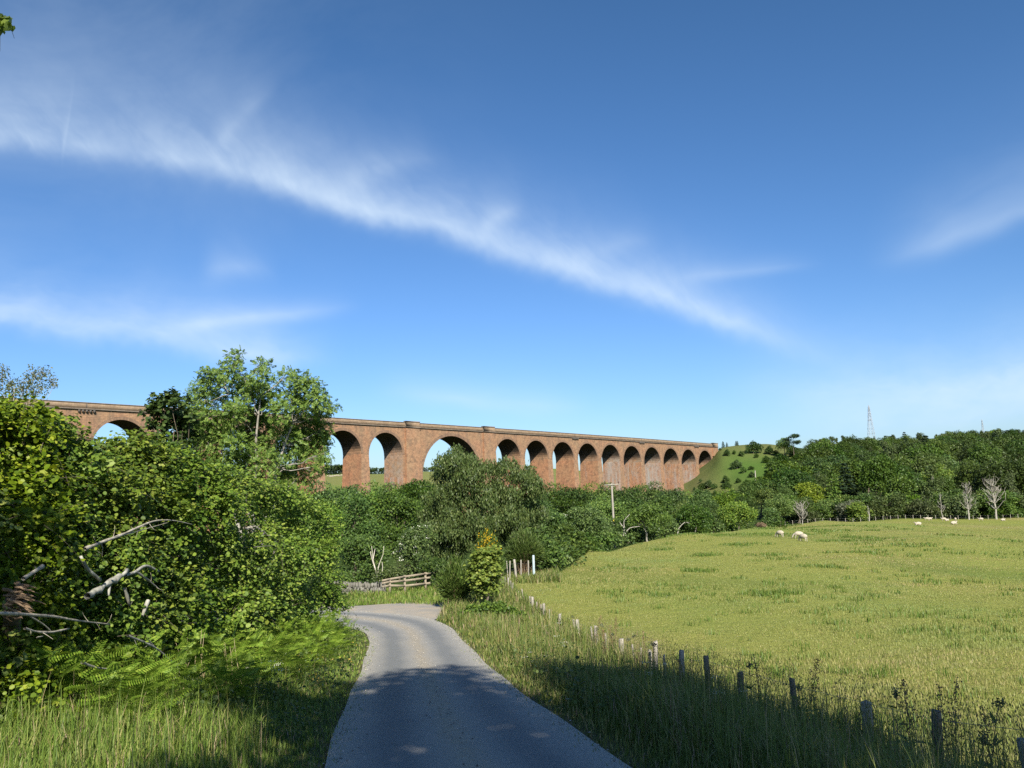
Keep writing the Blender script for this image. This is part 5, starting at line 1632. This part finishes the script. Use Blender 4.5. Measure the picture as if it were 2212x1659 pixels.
# thorn bushes scattered over the grassy embankment
LE = 'small round thorn bush on the grassy slope at the end of the viaduct'
eb = proto('thorn_bush', LE, 4, 2.4, L_DARK, 1600, .42, 'bush', group='thorn bushes on the embankment', lobes_n=16)
for zf_, X, Yy, r in [(z44, 130, 420, 50), (z44, 40, 465, 22), (z44, 150, 480, 18), (z44, 60, 590, 25), (z44, 5, 550, 38), (z44, 330, 520, 55), (z44, 250, 440, 35), (z44, 430, 440, 40), (z44, 390, 560, 35), (z3, 1905, 407, 30), (z3, 1968, 402, 18), (z3, 2030, 417, 20), (z3, 1848, 372, 12)]:
    x, y = zf_(X, Yy); sc_ = 1.954 if zf_ is z44 else 2.212; rp = r / sc_ / 4032 * 2212
    p = ground_hit(x, y + rp * .8, 330, 520); R = rp * K * p[1] / FPX
    place(eb, p[0], p[1], max(1.2, R * 2.0), LE, wide=1.0 if r < 45 else 1.1, sink=.1)
hx = np.random.default_rng(77)
for q in range(54):
    x = hx.uniform(1500, 1720) if q < 44 else hx.uniform(1640, 1735); y = (hx.uniform(1040, 1082) if x < 1620 else hx.uniform(985, 1075)) if q < 44 else hx.uniform(962, 1060)
    p = ground_hit(x, y, 280, 520); place(eb, p[0], p[1], hx.uniform(1.6, 4.2), LE, wide=hx.uniform(.9, 1.3), sink=.1)
for X, h in ((1872, 300), (1905, 312), (1985, 296), (1998, 310)):      # tips of trees behind the crest
    x, y = z3(X, h); p = at(x, y, 490); place(fc, p[0], 490, max(3, p[2] - g1(p[0], 490)), 'small tree top peeping over the grassy crest beyond the viaduct end', 'tree tops over the crest', wide=.8)

# bleached dead trees in front of the wood
def dead_tree(label, x, ytop, ybot, Y, seed, spread=.33, r=.2, twigs=40, lean=0.0):
    r_ = np.random.default_rng(seed); b = at(x, ybot, Y); b[2] = min(b[2], g1(b[0], Y)) - .3; H = at(x, ytop, Y)[2] - b[2]
    mb = MB(); tr = bez(b, b + [lean, 0, H], [r_.normal(0, .2), 0, 0], 8, r_, .06); add_tube(mb, tr, np.linspace(r * .75, .03, 8), 7)
    m2 = MB()
    for q in range(twigs):
        f = r_.uniform(.3, .97); s = tr[int(f * 7)]; a = r_.uniform(0, 6.28); l = H * spread * (1.1 - .6 * f) * r_.uniform(.5, 1.1)
        e = s + np.array([math.cos(a) * l * .75, math.sin(a) * l * .75, l * .85]); c = bez(s, e, [0, 0, -l * .18], 6, r_, .04 * l); add_tube(m2, c, np.linspace(r * .3, .025, 6), 4)
        for w in range(3):
            g = c[3 + w % 3]; e2 = g + rdir(r_, 1)[0] * l * .3 + np.array([0, 0, l * .22]); add_tube(m2, bez(g, e2, [0, 0, 0], 4, r_, .02), np.linspace(.03, .012, 4), 3)
    return plant('dead_tree', label, 'dead tree', b, [('trunk', mb, BARKD), ('branches', m2, BARKD)])
dead_tree('tall bleached dead tree with narrow upswept twigs before the wood', 2093, 1043, 1120, 187, 1, .30, .26)
dead_tree('bleached dead tree with wide spreading crown near the right frame edge', 2152, 1038, 1118, 187, 7, .42, .34, 55)
dead_tree('slim grey bare trunk with a side branch rising from the field fence', 1877, 1092, 1126, 187, 3, .2, .18, 8)
dead_tree('low grey lichened bare shrub left of the round grey willow bush', 1734, 1088, 1122, 172, 4, .55, .14, 40)
dead_tree('short bare grey sapling among bushes between the two pale dead trees', 2036, 1066, 1118, 190, 5, .22, .13, 14)

# ---- trees beside the lane behind the viewpoint (their shade falls across the road) and the twig at the picture's corner
br2 = np.random.default_rng(61)
def road_tree(label, x, y, H, R, cx, cy, zc0, zc1, n, seed):
    b = np.array([x, y, g1(x, y) - .3]); lb = env_lobes(br2, (cx, cy, (zc0 + zc1) / 2), (R, R, (zc1 - zc0) / 2), 62, .75, 1.25, -.95)
    fo = foliage(br2, lb, n, .22, T_HAZEL, fill=.6, under=.8)
    return plant('roadside_tree', label, 'tree', b, [('crown', fo, L_OAK), ('trunk', branchwork(br2, b, lb, .24, n=18), BARK)])
road_tree('leafy tree behind the viewpoint whose shade crosses the lane', 4.5, -6.5, 17, 3.4, 2.0, -6.2, 3.8, 17.6, 13000, 1)
road_tree('leafy tree behind the viewpoint shading the right verge', 8.2, -7.5, 18, 3.1, 6.2, -6.6, 3.2, 18.6, 13500, 2)
# overhanging shoot
tb = np.array([-5.3, 2.4, g1(-5.3, 2.4) - .2]); tip = at(6, 62, 5.2)
tw, fo = MB(), MB()
stem = bez(tb, np.array([-5.0, 3.4, 6.6]), [-.3, 0, .4], 9, br2, .04); add_tube(tw, stem, np.linspace(.07, .025, 9), 7)
arm = bez(stem[6], tip + np.array([-.12, 0, .02]), [0, 0, .5], 8, br2, .02); add_tube(tw, arm, np.linspace(.022, .005, 8), 5)
for q in ((0, 78, 0, 112), (22, 68, 31, 84)):
    a, b = at(q[0], q[1] - 12, 5.2), at(q[2], q[3] - 1, 5.2); add_tube(tw, [a, (a + b) / 2, b], [.0022, .0018, .001], 4)
cl = [lob(18, 52, 5.2, 13, .0, .7), lob(4, 48, 5.25, 14), lob(-14, 55, 5.2, 18)]
P, D, _ = lobe_points(br2, cl, 46, .8, .9)
leaves(fo, P, rdir(br2, 46) + np.array([.5, 0, -.1]), rdir(br2, 46) * .7 + np.array([0, -.5, .4]), .055 * (.7 + .6 * br2.random(46)), T_HAZEL)
lb2 = env_lobes(br2, (-5.5, 3.0, 6.3), (1.5, 1.4, 1.5), 18, .35, .6)
foliage(br2, lb2, 2200, .10, T_HAZEL, fill=.7, mb=fo)
plant('overhanging_shoot', 'leafy twig hanging into the top left corner of the sky', 'twig', tb, [('foliage', fo, L_BRIGHT), ('stem', tw, BARK)])

# ------------------------------------------------------------------ grass and ground cover
G_L = leaf_mat('verge_grass_blade', [(0, (0.079, 0.140, 0.017)), (.45, (0.140, 0.220, 0.027)), (.8, (0.207, 0.262, 0.043)), (.93, (0.305, 0.268, 0.098)), (1, (0.354, 0.256, 0.171))], .32, .0, tint=(1.1, 1.1, .7), patches=[(.7, .5, .7, .6, (1.35, 1.25, 1.1)), (1.1, .55, .75, .55, (.55, .72, .9))])
G_R = leaf_mat('bank_grass_blade', [(0, (0.072, 0.114, 0.019)), (.4, (0.126, 0.174, 0.031)), (.72, (0.204, 0.228, 0.054)), (.9, (0.312, 0.264, 0.108)), (1, (0.300, 0.198, 0.144))], .30, .0, tint=(1.1, 1.1, .7), patches=[(.6, .5, .7, .6, (1.4, 1.2, 1.2)), (.9, .52, .7, .5, (.62, .78, .85))])
G_F = leaf_mat('pasture_grass_blade', [(0, (.21, .24, .048)), (.5, (.25, .265, .058)), (.85, (.295, .285, .075)), (1, (.33, .27, .11))], .30, .0, tint=(1.1, 1.1, .7), patches=[(.045, .46, .62, .85, (1.28, 1.03, 1.5)), (.08, .5, .66, .8, (.70, .96, .95)), (.3, .52, .68, .7, (.66, .84, 1.0)), (1.6, .5, .72, .5, (.70, .82, .9))])
G_D = leaf_mat('rush_blade', [(0, (.075, .12, .022)), (.6, (.11, .16, .03)), (1, (.16, .19, .045))], .25, .0)
gr = np.random.default_rng(71)


def blades(mb, P, h, w, lean, rng, azb=None):
    n = len(P); a = rng.uniform(0, 2 * PI, n); d = np.stack([np.cos(a), np.sin(a), np.zeros(n)], -1)
    s = np.stack([-np.sin(a), np.cos(a), np.zeros(n)], -1)
    # turn the flat of the blade mostly to the viewer's side for coverage
    L = lean * rng.random(n) * h
    b = P; m = P + d * (L * .35)[:, None] + np.array([0, 0, 1.0]) * (h * .6)[:, None]; t = P + d * L[:, None] + np.array([0, 0, 1.0]) * (h * (1 - .25 * lean * rng.random(n)))[:, None]
    V = np.stack([b - s * w[:, None] / 2, b + s * w[:, None] / 2, m - s * w[:, None] * .4, m + s * w[:, None] * .4, t], 1).reshape(-1, 3)
    k = np.arange(n)[:, None] * 5; n0 = mb.n
    mb.add(V, k + np.array([[0, 1, 3, 2]])); mb.F.append(k + np.array([[2, 3, 4]]) + n0); mb.UV.append(np.zeros((3 * n, 2)))


def wedge(n, r0, r1, a0=-.60, a1=.60, p=1.0):
    u = gr.random(n); r = (r0 ** (2 - p) + u * (r1 ** (2 - p) - r0 ** (2 - p))) ** (1 / (2 - p)) if p != 2 else r0 * (r1 / r0) ** u
    a = gr.uniform(a0, a1, n); return r * np.sin(a), r * np.cos(a), r


def hedge_front(y): return np.interp(y, [0, 8, 30, 34], [-6.6, -6.6, -6.6, -7.2])


X, Y, r = wedge(330000, 4.5, 66, p=1.15)
D, _ = road_near(np.stack([X, Y], -1)); fx = FENCE(Y)
right = X > np.interp(Y, [0, 8.4, 22, 35, 45, 60], [.8, -.45, -2.5, -4.75, -3, -3])
edge_ok = D > 1.56 + gr.normal(0, .16, len(X)) + .33 * sstep(30, 40, Y)
gpm = ~((Y > 36.5) & (Y < 48.2) & (X < np.interp(Y, [36.5, 38, 41, 44, 48], [-3.75, -3.7, -3.6, -2.2, -.5])) & (X > -12) & (D < 6))
gpm = gpm | ((D > 1.9) & (X < np.interp(Y, [36, 41.2, 43.4, 45], [-7.4, -10.6, -14, -18])))
for side in (0, 1):
    m = (right & (X < fx + .35) & (Y < 56)) if side else (~right & (X > -11) & (Y < 60))
    m = m & edge_ok & gpm
    if side: m |= (Y > 56) & (Y < 66) & (X > -4) & (X < 3)
    x, y, q, dd = X[m], Y[m], r[m], D[m]
    z = gz(x, y)
    patch = .5 + .5 * blobs(x, y, .9, 5 + side)
    tall = sstep(.0, 1.3, dd - 1.6) if side else sstep(.35, 1.9, dd - 1.6)
    h = (.12 + (.62 if side else .40) * tall * (.45 + .75 * patch)) * gr.uniform(.55, 1.15, len(x))
    h = np.where(y > 46, h * .75, h)
    if side: h = h * np.where(fx[m] - x < .8, 1.12, 1.0)
    w = (.0055 + .00062 * q) * gr.uniform(.7, 1.3, len(x))
    mb = MB(); blades(mb, np.stack([x, y, z - .03], -1), h, w, .8, gr)
    # seed heads on tall stems
    k = gr.choice(len(x), min(len(x), 4200 if side else 2600)); k = k[(dd[k] > 2.2) & (y[k] < 30)]
    hs = h[k] * 1.0 + gr.uniform(.18, .5, len(k)); blades(mb, np.stack([x[k], y[k], z[k]], -1), hs, np.full(len(k), .005) + .0003 * q[k], .35, gr)
    o = mb.build('verge_grass', G_R if side else G_L); tag(o, kind='stuff')
    tag(o, 'long seeding grass on the right verge up to the stake fence' if side else 'rough green grass between the lane and the hazel hedge', 'grass')

# pasture
X, Y, r = wedge(620000, 8, 190, -.1, .60, p=1.25)
m = in_field(X, Y) > .5; X, Y, r = X[m], Y[m], r[m]
z = gz(X, Y); pt_ = blobs(X, Y, .5, 9); cl_ = blobs(X, Y, .12, 12)
h = (.15 + .07 * np.clip(pt_, -1, 1) + .05 * np.clip(cl_, -1, 1)) * np.interp(r, [0, 15, 30, 120], [1, .85, .6, .4]) * gr.uniform(.5, 1.3, len(X)) * (1 + .0 * r); h = np.clip(h, .04, .5)
mb = MB(); blades(mb, np.stack([X, Y, z - .02], -1), h, (.004 + .00036 * r) * gr.uniform(.7, 1.3, len(X)), .7, gr)
tag(mb.build('pasture_grass', G_F), 'yellow-green pasture grass of the sheep field', 'grass', kind='stuff')
# rushes and weeds in patches
mb = MB(); cx = []
for q in range(75):
    x0, y0, rq = (float(v[0]) for v in wedge(1, 12, 150, .0, .6, p=1.0)); sp_ = gr.uniform(.5, 3.2)
    for w in range(int(gr.integers(4, 22))):
        x, y = x0 + gr.normal(0, sp_), y0 + gr.normal(0, sp_)
        if y > 8 and in_field(np.array([x]), np.array([y]))[0] > .5: cx.append((x, y, math.hypot(x, y)))
for px, py, nn, sx_, sy_ in ((z44(520, 1035), None, 60, 11, 2.2), (z44(200, 1085), None, 70, 9, 4), (z44(400, 1022), None, 14, 3, .6), (z44(725, 1136), None, 10, 1.2, .3), (z44(842, 1136), None, 10, 1.0, .3), (z44(890, 1222), None, 14, 2.2, .5), (z3(950, 1190), None, 60, 4, 6), (z3(1300, 1140), None, 80, 12, 4)):
    c = ground_hit(*px, 20, 200)
    for q in range(nn):
        x, y = c[0] + gr.normal(0, sx_ * .6), c[1] + gr.normal(0, sy_ * .6); cx.append((x, y, math.hypot(x, y)))
for x, y, rq in cx:
    n = int(gr.integers(8, 26)); zz_ = g1(x, y); s = .10 + .0035 * rq
    P = np.stack([x + gr.normal(0, s, n), y + gr.normal(0, s, n), np.full(n, zz_ - .03)], -1)
    blades(mb, P, gr.uniform(.14, .34, n), np.full(n, .008 + .0007 * rq), .5, gr)
tag(mb.build('rushes', G_D), 'darker green rush and weed tufts scattered over the pasture', 'rushes', kind='stuff')

# bracken on the left bank
BRK = leaf_mat('bracken_frond', [(0, (0.096, 0.180, 0.014)), (.6, (0.162, 0.270, 0.024)), (1, (0.264, 0.348, 0.042))], .36, .0)
def _frond():
    V = []; F = []
    for i in range(14):
        f = .14 + .84 * i / 13; l = (.36 * (1 - f) ** .75 + .03) * (1 if i else .8); w = .055 * (1 - .45 * f)
        for s in (1, -1):
            for g0, g1_, wk in ((0, .55, 1.0), (.42, 1.0, .75)):
                n = len(V); x0, y0 = f + .18 * l * g0, s * l * g0; x1, y1 = f + .18 * l * g1_ + .05 * l, s * l * g1_; xm, ym = (x0 + x1) / 2, (y0 + y1) / 2
                z = lambda x, y: -.34 * x ** 2 - .55 * y * y + .02 * math.sin(9 * x)
                V += [(x0, y0, z(x0, y0)), (xm + w * wk * .6, ym, z(xm, ym) + .012), (x1, y1, z(x1, y1)), (xm - w * wk * .6, ym, z(xm, ym) - .012)]; F.append((n, n + 1, n + 2, n + 3))
    return np.array(V), np.array(F)
T_FROND = _frond()
mb = MB(); X = gr.uniform(-9.2, -3.9, 6000); Y = 10.6 + 18 * gr.random(6000) ** 1.2
dx_ = X - hedge_front(Y); keep = (dx_ > -1.2) & (dx_ < np.interp(Y, [8, 10, 13, 18, 24, 29], [.9, 1.9, 2.2, 1.9, 1.5, .9])) & (X / Y > -.64); X, Y = X[keep][:2100], Y[keep][:2100]
n = len(X); z = gz(X, Y); P = np.stack([X, Y, z + gr.uniform(.15, .85, n) * np.interp(X - hedge_front(Y), [-1, 1, 2.2], [1.1, 1, .7])], -1)
A_ = np.stack([gr.normal(.55, .6, n), gr.normal(-.35, .6, n), gr.uniform(.25, .8, n)], -1)
leaves(mb, P, A_, np.stack([-A_[:, 0] * .6, -A_[:, 1] * .6 - .45, np.ones(n)], -1), gr.uniform(.26, .50, n), T_FROND)
tag(mb.build('bracken', BRK), 'bright green bracken fronds on the bank under the hazel hedge', 'bracken', kind='stuff')

# dry cane stems in the left verge
mb = MB(); c = at(*z55(1330, 960), 15.0); c[2] = g1(c[0], c[1])
for q in range(16):
    p = c + np.array([gr.normal(0, .35), gr.normal(0, .3), -.1]); add_tube(mb, bez(p, p + np.array([gr.normal(0, .22), 0, gr.uniform(.7, 1.25)]), [gr.normal(0, .08), 0, 0], 5), [.006, .006, .005, .004, .002], 4)
o = mb.build('dry_stalks', leaf_mat('straw', [(0, (.34, .26, .13)), (1, (.52, .42, .24))], .1, .05)); tag(o, 'clump of dry straw-coloured stalks in the grass below the hedge', 'stalks')

# docks and tall weeds along the fence line
DOCK = leaf_mat('dock_seed', [(0, (.10, .055, .03)), (1, (.20, .11, .06))], .1, .05)
def weed(x, y, h, kind, label, group):
    b = np.array([x, y, g1(x, y) - .05]); st, hd, lf = MB(), MB(), MB()
    c = bez(b, b + [gr.normal(0, .12), gr.normal(0, .1), h], [gr.normal(0, .05), 0, 0], 7, gr, .008); add_tube(st, c, np.linspace(.008, .003, 7), 5)
    if kind == 'dock':
        f = .52 + .48 * gr.random(170); k6 = f * 6; i6 = np.minimum(k6.astype(int), 5); P = c[i6] + (c[i6 + 1] - c[i6]) * (k6 - i6)[:, None]
        P = P + gr.normal(0, 1, P.shape) * (np.array([.05, .05, .02]) * (1.15 - f)[:, None] * 1.6 + .006); leaves(hd, P, rdir(gr, 170), rdir(gr, 170), .028, T_KITE)
        for q in range(6):
            s = c[gr.integers(1, 4)]; leaves(lf, s[None], rdir(gr, 1) * np.array([1, 1, .3]) + [[0, 0, .2]], rdir(gr, 1) * .3 + [[0, 0, 1.0]], .24, T_LONG)
    else:
        P = c[-1] + gr.normal(0, .022, (40, 3)); leaves(hd, P, rdir(gr, 40), rdir(gr, 40), .04, T_KITE)
        for q in range(16):
            f = gr.uniform(.2, .95); s = c[int(f * 6)]; leaves(lf, s[None], rdir(gr, 1) * np.array([1, 1, .3]) + [[0, 0, .35]], rdir(gr, 1) * .5 + [[0, 0, .8]], .19 * (1.15 - .5 * f), T_LONG)
    return plant('dock' if kind == 'dock' else 'thistle', label, 'weed', b, [('stem', st, BROWN), ('seed_sprays', hd, DOCK if kind == 'dock' else L_GREY), ('leaves', lf, G_D)], group)
for q in range(26):
    y = 8.0 + 22 * gr.random() ** 1.3; x = FENCE(y) + gr.normal(-.25, .3)
    if q % 2: weed(x, y, gr.uniform(.95, 1.45), 'dock', 'brown seeding dock stem standing in the grass along the stake fence', 'docks along the stake fence')
    else: weed(x, y, gr.uniform(.85, 1.3), 'thistle', 'leafy thistle stem standing in the grass along the stake fence', 'thistles along the stake fence')
# yellow flowers dotted on the left verge
mb = MB(); P = []
for q in range(60):
    y = gr.uniform(14, 38); k = np.abs(ROAD[:, 1] - y).argmin(); x = ROAD[k, 0] - gr.uniform(1.9, 3.6); P.append((x, y, g1(x, y) + gr.uniform(.22, .42)))
P = np.repeat(np.array(P), 4, 0) + gr.normal(0, .02, (240, 3)); leaves(mb, P, rdir(gr, 240), rdir(gr, 240) + [[0, -.4, .8]], .045, T_KITE)
tag(mb.build('buttercups', FLOWER), 'yellow buttercup heads dotted over the left verge', 'flowers', kind='stuff')

# tall seeding grass stems along the stake fence
mb = MB(); n = 900; y = 7.6 + 19 * gr.random(n) ** 1.5; x = FENCE(y) + gr.normal(-.15, .38, n); z = gz(x, y); h = gr.uniform(.75, 1.35, n)
blades(mb, np.stack([x, y, z - .03], -1), h, .006 + .00025 * y, .45, gr)
a = gr.uniform(0, 6.28, n * 9); P = np.repeat(np.stack([x, y, z + h * .86], -1), 9, 0) + gr.normal(0, 1, (n * 9, 3)) * np.array([.035, .035, .075]); leaves(mb, P, rdir(gr, n * 9) * .4 + [[0, 0, 1.0]], rdir(gr, n * 9), .035, T_LONG)
tag(mb.build('tall_grass', leaf_mat('seeding_grass', [(0, (.09, .11, .035)), (.5, (.17, .16, .07)), (1, (.26, .20, .12))], .25, 0)), 'tall seeding grass stems standing along the stake fence', 'grass', kind='stuff')

# broad-leaved weeds among the verge grass, and a few white umbels
mb, um = MB(), MB()
for q in range(230):
    y = 11.5 + 21 * gr.random() ** 1.2; k = np.abs(ROAD[:, 1] - y)[: len(ROAD) * 2 // 3].argmin(); sd = gr.random() < .55
    x = ROAD[k, 0] + (gr.uniform(2.1, max(2.3, FENCE(y) - ROAD[k, 0] - .2)) if sd else -gr.uniform(2.0, 4.2)); z0 = g1(x, y); n = int(gr.integers(18, 60)); R_ = gr.uniform(.12, .35); H_ = gr.uniform(.2, .62)
    P = np.array([x, y, z0]) + np.stack([gr.normal(0, R_, n), gr.normal(0, R_, n), H_ * gr.random(n) ** .6], -1)
    leaves(mb, P, rdir(gr, n) * np.array([1, 1, .4]), rdir(gr, n) * .6 + np.array([0, -.3, .8]), gr.uniform(.03, .07) * (.6 + .7 * gr.random(n)), T_HAZEL)
    if q % 14 == 0:
        for w in range(3):
            c = np.array([x + gr.normal(0, .15), y + gr.normal(0, .15), z0 + H_ + gr.uniform(.05, .3)]); add_tube(mb, [c * [1, 1, 0] + [0, 0, z0], c], .003, 4)
            P = c + gr.normal(0, 1, (26, 3)) * np.array([.05, .05, .008]); leaves(um, P, rdir(gr, 26), rdir(gr, 26) * .5 + [[0, 0, 1]], .022, T_KITE)
tag(mb.build('verge_weeds', L_ALDER), 'broad-leaved weeds growing among the verge grass', 'weeds', kind='stuff')
tag(um.build('umbel_flowers', BLOSSOM), 'small white flower heads dotted along the verges', 'flowers', kind='stuff')
# loose chippings along the edges and the crown of the lane
mb = MB(); n = 9000; k = gr.integers(0, len(ROAD) - 1, n); k = k[(ROAD[k, 1] > 6) & (ROAD[k, 1] < 46) & (ROAD[k, 0] > -14)]; n = len(k)
o_ = np.where(gr.random(n) < .62, np.sign(gr.normal(size=n)) * (1 - np.abs(gr.normal(0, .13, n))), gr.normal(0, .10, n)); o_ = np.clip(o_, -1.03, 1.03)
P = ROAD[k] + np.c_[gr.uniform(-.3, .3, n) * t[k, 0], gr.uniform(-.3, .3, n) * t[k, 1], np.zeros(n)]
P[:, :2] += nrm[k] * (o_ * wide[k])[:, None]; P[:, 2] += .03 * (1 - np.minimum(1, o_ ** 2)) + .004
s_ = gr.uniform(.006, .017, n) * (1 + .01 * P[:, 1])
OV = np.array([[1, 0, 0], [0, 1, 0], [-1, 0, 0], [0, -1, 0], [0, 0, .8], [0, 0, -.6]]); OF = np.array([[0, 1, 4], [1, 2, 4], [2, 3, 4], [3, 0, 4], [1, 0, 5], [2, 1, 5], [3, 2, 5], [0, 3, 5]])
V = P[:, None] + (OV[None] * gr.uniform(.7, 1.3, (n, 6, 1))) * s_[:, None, None]; mb.add(V.reshape(-1, 3), (OF[None] + (np.arange(n) * 6)[:, None, None]).reshape(-1, 3))
CH = Mat('chippings', .9, .2); gq = CH.node('ShaderNodeNewGeometry'); CH.color(CH.ramp(gq.outputs['Random Per Island'], [(0, (.12, .115, .105)), (.5, (.27, .255, .225)), (1, (.48, .45, .40))]))
tag(mb.build('loose_gravel', CH.m), 'loose stone chippings along the lane edges and crown', 'gravel', kind='stuff')
